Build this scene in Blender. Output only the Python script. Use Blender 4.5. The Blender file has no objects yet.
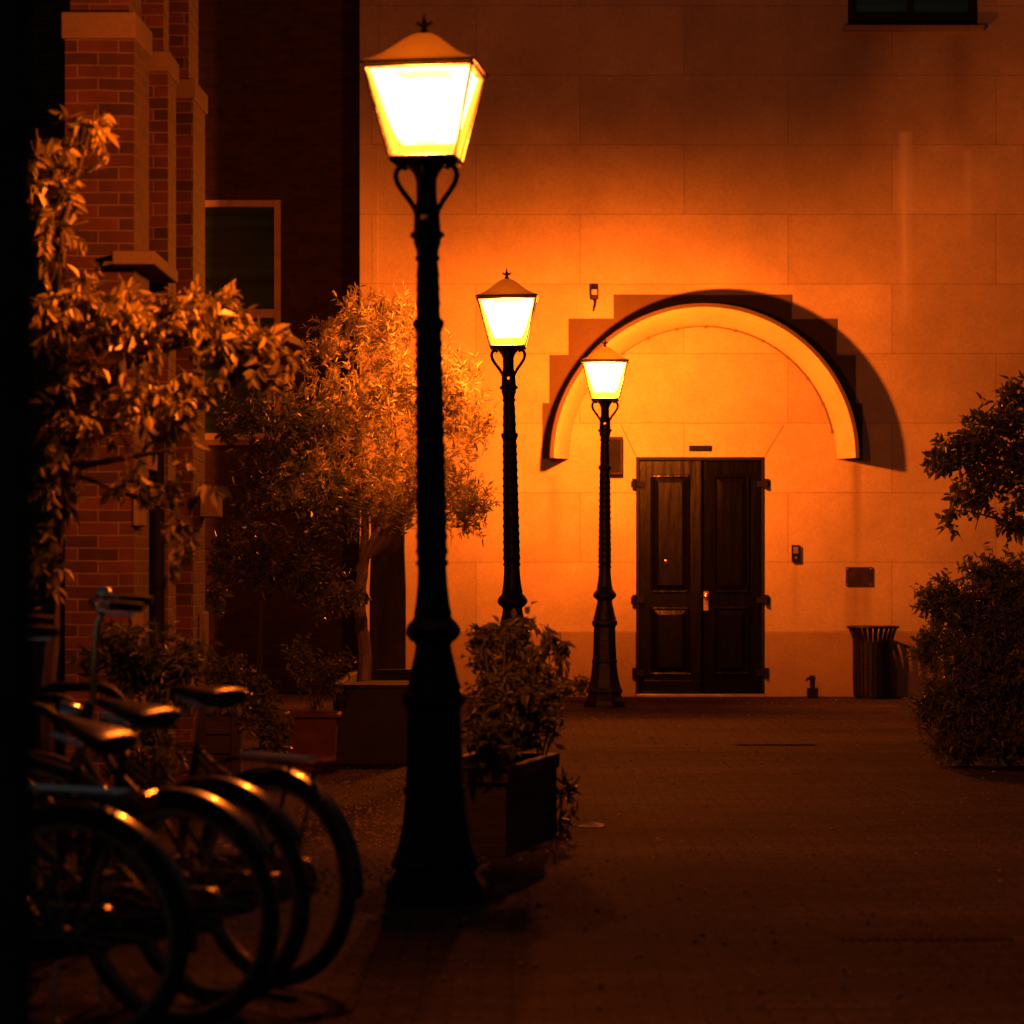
import bpy, math, random
import numpy as np
from mathutils import Vector, Matrix

R = math.radians
PI = math.pi
random.seed(7)
rng = np.random.default_rng(11)
scene = bpy.context.scene
COL = scene.collection

# ------------------------------------------------------------------ camera, light, exposure
F = 3200.0            # focal length in pixels of the 1024 px frame
EYE = 1.40            # eye height
HZ = 564.0            # pixel row of the horizon
cam_d = bpy.data.cameras.new('camera')
cam = bpy.data.objects.new('camera', cam_d)
COL.objects.link(cam)
cam.location = (0, 0, EYE)
cam.rotation_euler = (R(90), 0, 0)
cam_d.sensor_width = 36
cam_d.lens = 36 * F / 1024
cam_d.shift_y = (HZ - 512) / 1024
cam_d.clip_start = 0.1
cam_d.clip_end = 2000
cam_d.dof.use_dof = True
cam_d.dof.focus_distance = 24.0
cam_d.dof.aperture_fstop = 3.5
scene.camera = cam

world = bpy.data.worlds.new('World')
scene.world = world
world.use_nodes = True
wn = world.node_tree
sky = wn.nodes.new('ShaderNodeTexSky')
sky.sky_type = 'NISHITA'
sky.sun_disc = False
sky.sun_elevation = R(-2.0)
sky.sun_rotation = R(200)
bg = wn.nodes['Background']
bg.inputs['Strength'].default_value = 0.09
wn.links.new(sky.outputs[0], bg.inputs[0])

scene.view_settings.view_transform = 'Standard'
scene.view_settings.look = 'None'
scene.view_settings.gamma = 1.0
scene.view_settings.exposure = 0.0
scene.render.engine = 'CYCLES'
scene.cycles.use_denoising = True
scene.cycles.max_bounces = 8
scene.cycles.transparent_max_bounces = 16
scene.cycles.sample_clamp_indirect = 4.0

LAMP_POWER = 1560.0
LAMP_COLOR = (1.0, 0.155, 0.007)


def at(px, py, D):
    """the world point a ray through photo pixel (px, py) reaches at distance D"""
    return Vector(((px - 512) * D / F, D, EYE + (HZ - py) * D / F))


def gx(px, D):
    return (px - 512) * D / F


def gd(py):
    return EYE * F / (py - HZ)


# ------------------------------------------------------------------ materials
MATS = {}


def mat(name, color, rough=0.6, metal=0.0, var=0.25, scale=6.0, bump=0.0, bscale=40.0, spec=0.5, coat=0.0, stretch=(1, 1, 1)):
    if name in MATS:
        return MATS[name]
    m = bpy.data.materials.new(name)
    m.use_nodes = True
    nt = m.node_tree
    p = nt.nodes['Principled BSDF']
    p.inputs['Roughness'].default_value = rough
    p.inputs['Metallic'].default_value = metal
    p.inputs['Specular IOR Level'].default_value = spec
    p.inputs['Coat Weight'].default_value = coat
    tc = nt.nodes.new('ShaderNodeTexCoord')
    mp = nt.nodes.new('ShaderNodeMapping')
    mp.inputs['Scale'].default_value = stretch
    nt.links.new(tc.outputs['Object'], mp.inputs[0])
    n = nt.nodes.new('ShaderNodeTexNoise')
    n.inputs['Scale'].default_value = scale
    n.inputs['Detail'].default_value = 6
    nt.links.new(mp.outputs[0], n.inputs['Vector'])
    rp = nt.nodes.new('ShaderNodeValToRGB')
    rp.color_ramp.elements[0].position = 0.3
    rp.color_ramp.elements[1].position = 0.7
    rp.color_ramp.elements[0].color = tuple(c * (1 - var) for c in color) + (1,)
    rp.color_ramp.elements[1].color = tuple(min(1, c * (1 + var)) for c in color) + (1,)
    nt.links.new(n.outputs[0], rp.inputs[0])
    nt.links.new(rp.outputs[0], p.inputs['Base Color'])
    if bump > 0:
        n2 = nt.nodes.new('ShaderNodeTexNoise')
        n2.inputs['Scale'].default_value = bscale
        n2.inputs['Detail'].default_value = 5
        nt.links.new(mp.outputs[0], n2.inputs['Vector'])
        b = nt.nodes.new('ShaderNodeBump')
        b.inputs['Strength'].default_value = bump
        b.inputs['Distance'].default_value = 0.02
        nt.links.new(n2.outputs[0], b.inputs['Height'])
        nt.links.new(b.outputs[0], p.inputs['Normal'])
    MATS[name] = m
    return m


def math_node(nt, op, a, b=None, c=None, clamp=False):
    n = nt.nodes.new('ShaderNodeMath')
    n.operation = op
    n.use_clamp = clamp
    for i, v in enumerate((a, b, c)):
        if v is None:
            continue
        if isinstance(v, (int, float)):
            n.inputs[i].default_value = v
        else:
            nt.links.new(v, n.inputs[i])
    return n.outputs[0]


def brick_mat(name, c1, c2, mortar, bw=0.21, bh=0.065, mo=0.012, rough=0.85, bump=0.6):
    m = bpy.data.materials.new(name)
    m.use_nodes = True
    nt = m.node_tree
    p = nt.nodes['Principled BSDF']
    p.inputs['Roughness'].default_value = rough
    g = nt.nodes.new('ShaderNodeNewGeometry')
    s = nt.nodes.new('ShaderNodeSeparateXYZ')
    nt.links.new(g.outputs['Position'], s.inputs[0])
    u = math_node(nt, 'ADD', s.outputs[0], s.outputs[1])
    # a little irregularity in how the courses were laid
    nz = nt.nodes.new('ShaderNodeTexNoise')
    nz.inputs['Scale'].default_value = 2.5
    nt.links.new(g.outputs['Position'], nz.inputs['Vector'])
    v = math_node(nt, 'MULTIPLY_ADD', nz.outputs[0], 0.022, s.outputs[2])
    cb = nt.nodes.new('ShaderNodeCombineXYZ')
    nt.links.new(u, cb.inputs[0])
    nt.links.new(v, cb.inputs[1])
    b = nt.nodes.new('ShaderNodeTexBrick')
    b.inputs['Scale'].default_value = 1.0
    b.inputs['Brick Width'].default_value = bw
    b.inputs['Row Height'].default_value = bh
    b.inputs['Mortar Size'].default_value = mo * 0.5
    b.inputs['Mortar Smooth'].default_value = 0.7
    b.inputs['Bias'].default_value = 0.0
    b.inputs['Color1'].default_value = c1 + (1,)
    b.inputs['Color2'].default_value = c2 + (1,)
    b.inputs['Mortar'].default_value = mortar + (1,)
    nt.links.new(cb.outputs[0], b.inputs['Vector'])
    n = nt.nodes.new('ShaderNodeTexNoise')
    n.inputs['Scale'].default_value = 9
    n.inputs['Detail'].default_value = 8
    nt.links.new(g.outputs['Position'], n.inputs['Vector'])
    mx = nt.nodes.new('ShaderNodeMix')
    mx.data_type = 'RGBA'
    mx.blend_type = 'MULTIPLY'
    mx.inputs[0].default_value = 0.8
    rp = nt.nodes.new('ShaderNodeValToRGB')
    rp.color_ramp.elements[0].position = 0.25
    rp.color_ramp.elements[0].color = (0.45, 0.45, 0.45, 1)
    rp.color_ramp.elements[1].position = 0.75
    rp.color_ramp.elements[1].color = (1.0, 1.0, 1.0, 1)
    nt.links.new(n.outputs[0], rp.inputs[0])
    nt.links.new(b.outputs['Color'], mx.inputs[6])
    nt.links.new(rp.outputs[0], mx.inputs[7])
    nt.links.new(mx.outputs[2], p.inputs['Base Color'])
    h = math_node(nt, 'SUBTRACT', 1.0, b.outputs['Fac'])
    h2 = math_node(nt, 'MULTIPLY_ADD', n.outputs[0], 0.5, h)
    bp = nt.nodes.new('ShaderNodeBump')
    bp.inputs['Strength'].default_value = bump
    bp.inputs['Distance'].default_value = 0.008
    nt.links.new(h2, bp.inputs['Height'])
    nt.links.new(bp.outputs[0], p.inputs['Normal'])
    return m


WALL_Y = 33.7
WS = F / WALL_Y        # pixels per metre on the pale wall


def wz(py):
    return EYE + (HZ - py) / WS


def wx(px):
    return (px - 512) / WS


def stone_wall_mat(name, base, joints=True, stains=True):
    m = bpy.data.materials.new(name)
    m.use_nodes = True
    nt = m.node_tree
    p = nt.nodes['Principled BSDF']
    p.inputs['Roughness'].default_value = 0.85
    p.inputs['Specular IOR Level'].default_value = 0.25
    g = nt.nodes.new('ShaderNodeNewGeometry')
    s = nt.nodes.new('ShaderNodeSeparateXYZ')
    nt.links.new(g.outputs['Position'], s.inputs[0])
    x, y, z = s.outputs
    cb = nt.nodes.new('ShaderNodeCombineXYZ')
    rowh = 69.6 / WS
    bw = 208.0 / WS
    # slight waviness so the joints are not ruler drawn
    wv = nt.nodes.new('ShaderNodeTexNoise')
    wv.inputs['Scale'].default_value = 3.0
    nt.links.new(g.outputs['Position'], wv.inputs['Vector'])
    xo = math_node(nt, 'MULTIPLY_ADD', wv.outputs[0], 0.02, 20 * bw - wx(788) - 0.01)
    zo = math_node(nt, 'MULTIPLY_ADD', wv.outputs[0], 0.02, -wz(632) - 0.01 + 2 * rowh)
    nt.links.new(math_node(nt, 'ADD', x, xo), cb.inputs[0])
    nt.links.new(math_node(nt, 'ADD', z, zo), cb.inputs[1])
    b = nt.nodes.new('ShaderNodeTexBrick')
    b.inputs['Scale'].default_value = 1.0
    b.inputs['Brick Width'].default_value = bw
    b.inputs['Row Height'].default_value = rowh
    b.inputs['Mortar Size'].default_value = 0.005
    b.inputs['Mortar Smooth'].default_value = 0.6
    b.offset = 0.5
    b.inputs['Color1'].default_value = (1, 1, 1, 1)
    b.inputs['Color2'].default_value = (0.86, 0.85, 0.84, 1)
    b.inputs['Mortar'].default_value = (0.58, 0.52, 0.48, 1)
    nt.links.new(cb.outputs[0], b.inputs['Vector'])
    n1 = nt.nodes.new('ShaderNodeTexNoise')
    n1.inputs['Scale'].default_value = 1.3
    n1.inputs['Detail'].default_value = 9
    n1.inputs['Roughness'].default_value = 0.65
    nt.links.new(g.outputs['Position'], n1.inputs['Vector'])
    rp = nt.nodes.new('ShaderNodeValToRGB')
    rp.color_ramp.elements[0].position = 0.3
    rp.color_ramp.elements[0].color = tuple(c * 0.76 for c in base) + (1,)
    rp.color_ramp.elements[1].position = 0.68
    rp.color_ramp.elements[1].color = tuple(min(1, c * 1.08) for c in base) + (1,)
    nt.links.new(n1.outputs[0], rp.inputs[0])
    # fine grain
    n2 = nt.nodes.new('ShaderNodeTexNoise')
    n2.inputs['Scale'].default_value = 42
    n2.inputs['Detail'].default_value = 4
    nt.links.new(g.outputs['Position'], n2.inputs['Vector'])
    rp2 = nt.nodes.new('ShaderNodeValToRGB')
    rp2.color_ramp.elements[0].position = 0.3
    rp2.color_ramp.elements[0].color = (0.84, 0.83, 0.82, 1)
    rp2.color_ramp.elements[1].position = 0.65
    rp2.color_ramp.elements[1].color = (1, 1, 1, 1)
    nt.links.new(n2.outputs[0], rp2.inputs[0])
    mx = nt.nodes.new('ShaderNodeMix')
    mx.data_type = 'RGBA'
    mx.blend_type = 'MULTIPLY'
    mx.inputs[0].default_value = 0.9
    nt.links.new(rp.outputs[0], mx.inputs[6])
    nt.links.new(rp2.outputs[0], mx.inputs[7])
    col = mx.outputs[2]
    if joints:
        mj = nt.nodes.new('ShaderNodeMix')
        mj.data_type = 'RGBA'
        mj.blend_type = 'MULTIPLY'
        mj.inputs[0].default_value = 1.0
        nt.links.new(col, mj.inputs[6])
        nt.links.new(b.outputs['Color'], mj.inputs[7])
        col = mj.outputs[2]
    if stains:
        # rain runs: streaks of dirt that run down the stone from ledge ends and fixings
        sn = nt.nodes.new('ShaderNodeTexNoise')
        sn.inputs['Scale'].default_value = 1.0
        sn.inputs['Detail'].default_value = 5
        mp = nt.nodes.new('ShaderNodeMapping')
        mp.inputs['Scale'].default_value = (16, 1, 0.9)
        nt.links.new(g.outputs['Position'], mp.inputs[0])
        nt.links.new(mp.outputs[0], sn.inputs['Vector'])

        def streak(px, w, ytop, ybot, amt):
            a = math_node(nt, 'ABSOLUTE', math_node(nt, 'SUBTRACT', x, wx(px)))
            f = math_node(nt, 'SUBTRACT', 1.0, math_node(nt, 'DIVIDE', a, w), clamp=True)
            t = math_node(nt, 'MULTIPLY', math_node(nt, 'SUBTRACT', wz(ytop), z), 30.0, clamp=True)
            e = math_node(nt, 'DIVIDE', math_node(nt, 'SUBTRACT', z, wz(ybot)), wz(ytop) - wz(ybot), clamp=True)
            k = math_node(nt, 'MULTIPLY', f, math_node(nt, 'MULTIPLY', t, math_node(nt, 'POWER', e, 0.6)))
            k = math_node(nt, 'MULTIPLY', k, math_node(nt, 'MULTIPLY_ADD', sn.outputs[0], 1.3, 0.15, clamp=True))
            return math_node(nt, 'MULTIPLY', k, amt)
        tot = None
        for a in ((856, 0.07, 462, 570, 1.0), (853, 0.12, 586, 660, 0.8), (866, 0.08, 586, 655, 0.8), (795, 0.05, 562, 630, 0.4),
                  (553, 0.10, 474, 600, 0.35), (860, 0.3, 32, 160, 0.5), (960, 0.25, 32, 190, 0.5)):
            k = streak(*a)
            tot = k if tot is None else math_node(nt, 'ADD', tot, k, clamp=True)
        ms = nt.nodes.new('ShaderNodeMix')
        ms.data_type = 'RGBA'
        nt.links.new(tot, ms.inputs[0])
        nt.links.new(col, ms.inputs[6])
        ms.inputs[7].default_value = (0.16, 0.10, 0.06, 1)
        col = ms.outputs[2]
        # two pale washed runs right of the arch
        tl = None
        for a in ((905, 0.09, 130, 330, 0.9), (968, 0.07, 150, 260, 0.4)):
            k = streak(*a)
            tl = k if tl is None else math_node(nt, 'ADD', tl, k, clamp=True)
        ml = nt.nodes.new('ShaderNodeMix')
        ml.data_type = 'RGBA'
        nt.links.new(tl, ml.inputs[0])
        nt.links.new(col, ml.inputs[6])
        ml.inputs[7].default_value = (0.62, 0.56, 0.46, 1)
        col = ml.outputs[2]
    nt.links.new(col, p.inputs['Base Color'])
    bp = nt.nodes.new('ShaderNodeBump')
    bp.inputs['Strength'].default_value = 0.35
    bp.inputs['Distance'].default_value = 0.01
    hh = math_node(nt, 'MULTIPLY', n2.outputs[0], 0.5)
    if joints:
        hh = math_node(nt, 'SUBTRACT', hh, b.outputs['Fac'])
    nt.links.new(hh, bp.inputs['Height'])
    nt.links.new(bp.outputs[0], p.inputs['Normal'])
    return m


def leaf_mat(name, c1, c2, trans=0.25, rough=0.42):
    m = bpy.data.materials.new(name)
    m.use_nodes = True
    nt = m.node_tree
    p = nt.nodes['Principled BSDF']
    p.inputs['Roughness'].default_value = rough
    g = nt.nodes.new('ShaderNodeNewGeometry')
    rp = nt.nodes.new('ShaderNodeValToRGB')
    rp.color_ramp.elements[0].color = c1 + (1,)
    rp.color_ramp.elements[1].color = c2 + (1,)
    nt.links.new(g.outputs['Random Per Island'], rp.inputs[0])
    nt.links.new(rp.outputs[0], p.inputs['Base Color'])
    t = nt.nodes.new('ShaderNodeBsdfTranslucent')
    nt.links.new(rp.outputs[0], t.inputs[0])
    mx = nt.nodes.new('ShaderNodeMixShader')
    mx.inputs[0].default_value = trans
    nt.links.new(p.outputs[0], mx.inputs[1])
    nt.links.new(t.outputs[0], mx.inputs[2])
    nt.links.new(mx.outputs[0], nt.nodes['Material Output'].inputs[0])
    return m


def glow_mat(name, color, strength):
    m = bpy.data.materials.new(name)
    m.use_nodes = True
    nt = m.node_tree
    nt.nodes.remove(nt.nodes['Principled BSDF'])
    e = nt.nodes.new('ShaderNodeEmission')
    e.inputs[0].default_value = color + (1,)
    e.inputs[1].default_value = strength
    t = nt.nodes.new('ShaderNodeBsdfTransparent')
    a = nt.nodes.new('ShaderNodeAddShader')
    nt.links.new(e.outputs[0], a.inputs[0])
    nt.links.new(t.outputs[0], a.inputs[1])
    nt.links.new(a.outputs[0], nt.nodes['Material Output'].inputs[0])
    return m


def ground_mat():
    m = bpy.data.materials.new('paving')
    m.use_nodes = True
    nt = m.node_tree
    p = nt.nodes['Principled BSDF']
    g = nt.nodes.new('ShaderNodeNewGeometry')
    s = nt.nodes.new('ShaderNodeSeparateXYZ')
    nt.links.new(g.outputs['Position'], s.inputs[0])
    b = nt.nodes.new('ShaderNodeTexBrick')
    b.inputs['Scale'].default_value = 1.0
    b.inputs['Brick Width'].default_value = 0.2
    b.inputs['Row Height'].default_value = 0.1
    b.inputs['Mortar Size'].default_value = 0.006
    b.inputs['Mortar Smooth'].default_value = 0.4
    b.inputs['Color1'].default_value = (0.042, 0.035, 0.055, 1)
    b.inputs['Color2'].default_value = (0.024, 0.020, 0.032, 1)
    b.inputs['Mortar'].default_value = (0.009, 0.008, 0.007, 1)
    nt.links.new(g.outputs['Position'], b.inputs['Vector'])
    n = nt.nodes.new('ShaderNodeTexNoise')
    n.inputs['Scale'].default_value = 0.55
    n.inputs['Detail'].default_value = 8
    n.inputs['Roughness'].default_value = 0.65
    mpg = nt.nodes.new('ShaderNodeMapping')
    mpg.inputs['Scale'].default_value = (0.22, 0.9, 1)
    nt.links.new(g.outputs['Position'], mpg.inputs[0])
    nt.links.new(mpg.outputs[0], n.inputs['Vector'])
    rp = nt.nodes.new('ShaderNodeValToRGB')
    rp.color_ramp.elements[0].position = 0.36
    rp.color_ramp.elements[0].color = (0.40, 0.40, 0.40, 1)
    rp.color_ramp.elements[1].position = 0.64
    rp.color_ramp.elements[1].color = (1.7, 1.65, 1.6, 1)
    nt.links.new(n.outputs[0], rp.inputs[0])
    mx = nt.nodes.new('ShaderNodeMix')
    mx.data_type = 'RGBA'
    mx.blend_type = 'MULTIPLY'
    mx.inputs[0].default_value = 1
    nt.links.new(b.outputs['Color'], mx.inputs[6])
    nt.links.new(rp.outputs[0], mx.inputs[7])
    n3 = nt.nodes.new('ShaderNodeTexNoise')
    n3.inputs['Scale'].default_value = 38
    n3.inputs['Detail'].default_value = 3
    nt.links.new(g.outputs['Position'], n3.inputs['Vector'])
    rp3 = nt.nodes.new('ShaderNodeValToRGB')
    rp3.color_ramp.elements[0].position = 0.3
    rp3.color_ramp.elements[0].color = (0.25, 0.25, 0.25, 1)
    rp3.color_ramp.elements[1].position = 0.7
    rp3.color_ramp.elements[1].color = (1.9, 1.9, 1.9, 1)
    nt.links.new(n3.outputs[0], rp3.inputs[0])
    mx3 = nt.nodes.new('ShaderNodeMix')
    mx3.data_type = 'RGBA'
    mx3.blend_type = 'MULTIPLY'
    mx3.inputs[0].default_value = 1
    nt.links.new(mx.outputs[2], mx3.inputs[6])
    nt.links.new(rp3.outputs[0], mx3.inputs[7])
    nt.links.new(mx3.outputs[2], p.inputs['Base Color'])
    p.inputs['Roughness'].default_value = 0.9
    p.inputs['Specular IOR Level'].default_value = 0.04
    n2 = nt.nodes.new('ShaderNodeTexNoise')
    n2.inputs['Scale'].default_value = 22
    n2.inputs['Detail'].default_value = 5
    nt.links.new(g.outputs['Position'], n2.inputs['Vector'])
    h = math_node(nt, 'SUBTRACT', n2.outputs[0], b.outputs['Fac'])
    bp = nt.nodes.new('ShaderNodeBump')
    bp.inputs['Strength'].default_value = 1.0
    bp.inputs['Distance'].default_value = 0.016
    nt.links.new(h, bp.inputs['Height'])
    nt.links.new(bp.outputs[0], p.inputs['Normal'])
    return m


IRON = mat('black_iron', (0.0035, 0.0035, 0.0035), rough=0.5, var=0.4, scale=14, bump=0.35, bscale=45, spec=0.35)
ROOFM = mat('lantern_top', (0.05, 0.04, 0.035), rough=0.5, var=0.3, scale=20)
# faint translucency added so the lantern top shows the halation glow around the lamp
_nt = ROOFM.node_tree
_t = _nt.nodes.new('ShaderNodeBsdfTranslucent')
_t.inputs[0].default_value = (0.0042, 0.0036, 0.0008, 1)
_a = _nt.nodes.new('ShaderNodeAddShader')
_nt.links.new(_nt.nodes['Principled BSDF'].outputs[0], _a.inputs[0])
_nt.links.new(_t.outputs[0], _a.inputs[1])
_nt.links.new(_a.outputs[0], _nt.nodes['Material Output'].inputs[0])
BRASS = mat('worn_brass', (0.85, 0.6, 0.35), rough=0.28, metal=0.9, var=0.15, scale=30)
PANE = glow_mat('glowing_pane', (1.0, 0.56, 0.035), 0.85)
BULB = glow_mat('glowing_mantle', (1.0, 0.72, 0.55), 0.95)
CREAM = stone_wall_mat('cream_stone', (0.47, 0.385, 0.28))
PLINTH = stone_wall_mat('plinth_stone', (0.30, 0.22, 0.155), joints=False, stains=False)
ARCHM = stone_wall_mat('arch_render', (0.60, 0.50, 0.35), joints=False, stains=False)
DARKSTONE = stone_wall_mat('brown_stone', (0.10, 0.066, 0.042), joints=False, stains=False)
CAPM = stone_wall_mat('cap_stone', (0.24, 0.175, 0.115), joints=False, stains=False)
BRICK = brick_mat('red_brick', (0.15, 0.046, 0.031), (0.05, 0.023, 0.019), (0.24, 0.16, 0.10))
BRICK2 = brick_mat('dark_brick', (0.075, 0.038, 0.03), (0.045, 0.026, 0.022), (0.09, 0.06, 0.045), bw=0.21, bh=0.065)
DOORM = mat('door_paint', (0.0022, 0.0019, 0.0018), rough=0.2, var=0.2, scale=5, bump=0.22, bscale=3, coat=0.0, spec=0.22, stretch=(4.0, 1, 0.7))
SEAM = mat('joint_mortar', (0.18, 0.12, 0.08), rough=0.9)
PAINTWOOD = mat('painted_wood', (0.55, 0.40, 0.30), rough=0.55, var=0.2)
DARKWOOD = mat('dark_frame_wood', (0.004, 0.0035, 0.003), rough=0.6, spec=0.2, var=0.2)
GLASS = mat('dark_window_glass', (0.016, 0.06, 0.062), rough=0.12, var=0.7, scale=1.0, stretch=(0.3, 1, 9))
BARK = mat('pale_bark', (0.30, 0.21, 0.14), rough=0.85, var=0.45, scale=9, bump=0.8, bscale=22, stretch=(1, 1, 0.3))
DARKBARK = mat('dark_bark', (0.075, 0.055, 0.042), rough=0.9, var=0.4, scale=9, bump=0.8, bscale=22, stretch=(1, 1, 0.25))
BLACKWOOD = mat('weathered_timber', (0.05, 0.036, 0.028), rough=0.85, var=0.4, scale=7, bump=0.6, bscale=24, stretch=(1, 1, 0.15))
PLANTERM = mat('planter_oak', (0.034, 0.022, 0.015), rough=0.8, var=0.4, scale=6, bump=0.5, bscale=24, stretch=(0.2, 0.2, 1))
BLACKPLANTER = mat('dark_planter', (0.022, 0.018, 0.015), rough=0.75, var=0.3)
TERRA = mat('terracotta', (0.12, 0.036, 0.022), rough=0.8, var=0.25, scale=8, bump=0.2)
SOIL = mat('soil', (0.03, 0.022, 0.016), rough=0.95, bump=1.0, bscale=30)
SIGNM = mat('dark_sign', (0.008, 0.006, 0.005), rough=0.75, spec=0.12)
PLAQUE = mat('bronze_plaque', (0.026, 0.016, 0.010), rough=0.7, metal=0.0, spec=0.15, var=0.4, scale=12)
STEEL = mat('dull_steel', (0.35, 0.33, 0.31), rough=0.38, metal=0.8)
CHROME = mat('chrome', (0.75, 0.74, 0.72), rough=0.15, metal=1.0, var=0.05)
RUBBER = mat('tyre_rubber', (0.012, 0.012, 0.012), rough=0.65, bump=0.3, bscale=120)
BIKEBLACK = mat('bike_paint', (0.008, 0.008, 0.01), rough=0.25, coat=0.4)
BIKEBLUE = mat('bike_blue_paint', (0.02, 0.03, 0.06), rough=0.3, coat=0.4)
BIKEGREEN = mat('bike_green_paint', (0.012, 0.025, 0.018), rough=0.3, coat=0.4)
LEATHER = mat('black_saddle', (0.010, 0.008, 0.007), rough=0.28, bump=0.12, bscale=90)
TANLEATHER = mat('brown_saddle', (0.07, 0.03, 0.015), rough=0.3, bump=0.12, bscale=90)
REDLENS = mat('red_reflector', (0.35, 0.02, 0.015), rough=0.12)
DRAINM = mat('rusty_drain_iron', (0.006, 0.004, 0.003), rough=0.9, spec=0.1, bump=0.6, bscale=50)
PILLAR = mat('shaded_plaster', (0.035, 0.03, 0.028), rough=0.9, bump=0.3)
BIG_LEAF = leaf_mat('broad_leaf', (0.05, 0.06, 0.014), (0.50, 0.40, 0.09), 0.40, 0.32)
OLIVE_LEAF = leaf_mat('olive_leaf', (0.30, 0.30, 0.14), (0.60, 0.52, 0.26), 0.35, 0.34)
DARK_LEAF = leaf_mat('laurel_leaf', (0.06, 0.08, 0.025), (0.14, 0.14, 0.04), 0.3, 0.40)
BUSH_LEAF = leaf_mat('privet_leaf', (0.05, 0.07, 0.02), (0.15, 0.14, 0.04), 0.3, 0.42)
HEDGE_LEAF = leaf_mat('hedge_leaf', (0.09, 0.12, 0.035), (0.18, 0.18, 0.055), 0.3, 0.42)


# ------------------------------------------------------------------ mesh helpers
class MB:
    def __init__(self):
        self.v, self.f = [], []

    def add(self, verts, faces):
        o = len(self.v)
        self.v += [tuple(p) for p in verts]
        self.f += [tuple(i + o for i in fc) for fc in faces]
        return self

    def box(self, x0, x1, y0, y1, z0, z1, M=None):
        vs = [Vector(p) for p in ((x0, y0, z0), (x1, y0, z0), (x1, y1, z0), (x0, y1, z0), (x0, y0, z1), (x1, y0, z1), (x1, y1, z1), (x0, y1, z1))]
        if M is not None:
            vs = [M @ p for p in vs]
        return self.add(vs, [(0, 3, 2, 1), (4, 5, 6, 7), (0, 1, 5, 4), (1, 2, 6, 5), (2, 3, 7, 6), (3, 0, 4, 7)])

    def tube(self, pts, rad, n=8, cap=True):
        pts = [Vector(p) for p in pts]
        m = len(pts)
        rads = [rad] * m if isinstance(rad, (int, float)) else list(rad)
        rings = []
        prev = None
        for i in range(m):
            t = (pts[min(i + 1, m - 1)] - pts[max(i - 1, 0)]).normalized()
            if prev is None:
                a = t.orthogonal().normalized()
            else:
                a = prev - t * prev.dot(t)
                a = a.normalized() if a.length > 1e-6 else t.orthogonal().normalized()
            prev = a
            bb = t.cross(a)
            rings.append([pts[i] + (a * math.cos(2 * PI * k / n) + bb * math.sin(2 * PI * k / n)) * rads[i] for k in range(n)])
        vs = [p for r in rings for p in r]
        fs = []
        for i in range(m - 1):
            for k in range(n):
                k2 = (k + 1) % n
                fs.append((i * n + k, i * n + k2, (i + 1) * n + k2, (i + 1) * n + k))
        if cap:
            fs.append(tuple(range(n))[::-1])
            fs.append(tuple((m - 1) * n + k for k in range(n)))
        return self.add(vs, fs)

    def lathe(self, prof, n=24, c=(0, 0, 0), phase=0.0, cap=True):
        vs, fs = [], []
        for r, z in prof:
            for k in range(n):
                a = phase + 2 * PI * k / n
                vs.append((c[0] + r * math.cos(a), c[1] + r * math.sin(a), c[2] + z))
        m = len(prof)
        for i in range(m - 1):
            for k in range(n):
                k2 = (k + 1) % n
                fs.append((i * n + k, i * n + k2, (i + 1) * n + k2, (i + 1) * n + k))
        if cap:
            fs.append(tuple(range(n))[::-1])
            fs.append(tuple((m - 1) * n + k for k in range(n)))
        return self.add(vs, fs)

    def torus(self, c, R_, r, axis='y', n=48, k=8, a0=0, a1=2 * PI, flat=1.0):
        full = abs(a1 - a0 - 2 * PI) < 1e-6
        vs, fs = [], []
        steps = n if full else n + 1
        for i in range(steps):
            a = a0 + (a1 - a0) * i / n
            for j in range(k):
                b = 2 * PI * j / k
                rr = R_ + r * math.cos(b)
                w = r * flat * math.sin(b)
                if axis == 'y':
                    vs.append((c[0] + rr * math.cos(a), c[1] + w, c[2] + rr * math.sin(a)))
                else:
                    vs.append((c[0] + rr * math.cos(a), c[1] + rr * math.sin(a), c[2] + w))
        for i in range(n):
            i2 = (i + 1) % steps
            for j in range(k):
                j2 = (j + 1) % k
                fs.append((i * k + j, i * k + j2, i2 * k + j2, i2 * k + j))
        return self.add(vs, fs)

    def build(self, name, m, parent=None, smooth=True, bevel=0.0, angle=35):
        me = bpy.data.meshes.new(name)
        me.from_pydata(self.v, [], self.f)
        me.update()
        me.materials.append(m)
        if smooth:
            me.shade_smooth()
            me.set_sharp_from_angle(angle=R(angle))
        o = bpy.data.objects.new(name, me)
        COL.objects.link(o)
        if parent:
            o.parent = parent
        if bevel > 0:
            md = o.modifiers.new('bevel', 'BEVEL')
            md.width = bevel
            md.segments = 2
            md.limit_method = 'ANGLE'
            md.angle_limit = R(40)
        return o


def tag(o, label, cat, group=None):
    o['label'] = label
    o['category'] = cat
    if group:
        o['group'] = group
    return o


def thing(name, label, cat, loc=(0, 0, 0), rotz=0.0, group=None):
    o = bpy.data.objects.new(name, None)
    o.empty_display_size = 0.1
    COL.objects.link(o)
    o.location = loc
    o.rotation_euler = (0, 0, rotz)
    return tag(o, label, cat, group)


def copy_tree(o, parent=None):
    c = o.copy()
    COL.objects.link(c)
    c.parent = parent
    for ch in list(o.children):
        copy_tree(ch, c)
    return c


# ------------------------------------------------------------------ ground
g = MB()
g.add([(-40, -20, 0), (40, -20, 0), (40, 60, 0), (-40, 60, 0)], [(0, 1, 2, 3)])
go = g.build('ground', ground_mat(), smooth=False)
go['kind'] = 'structure'

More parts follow.
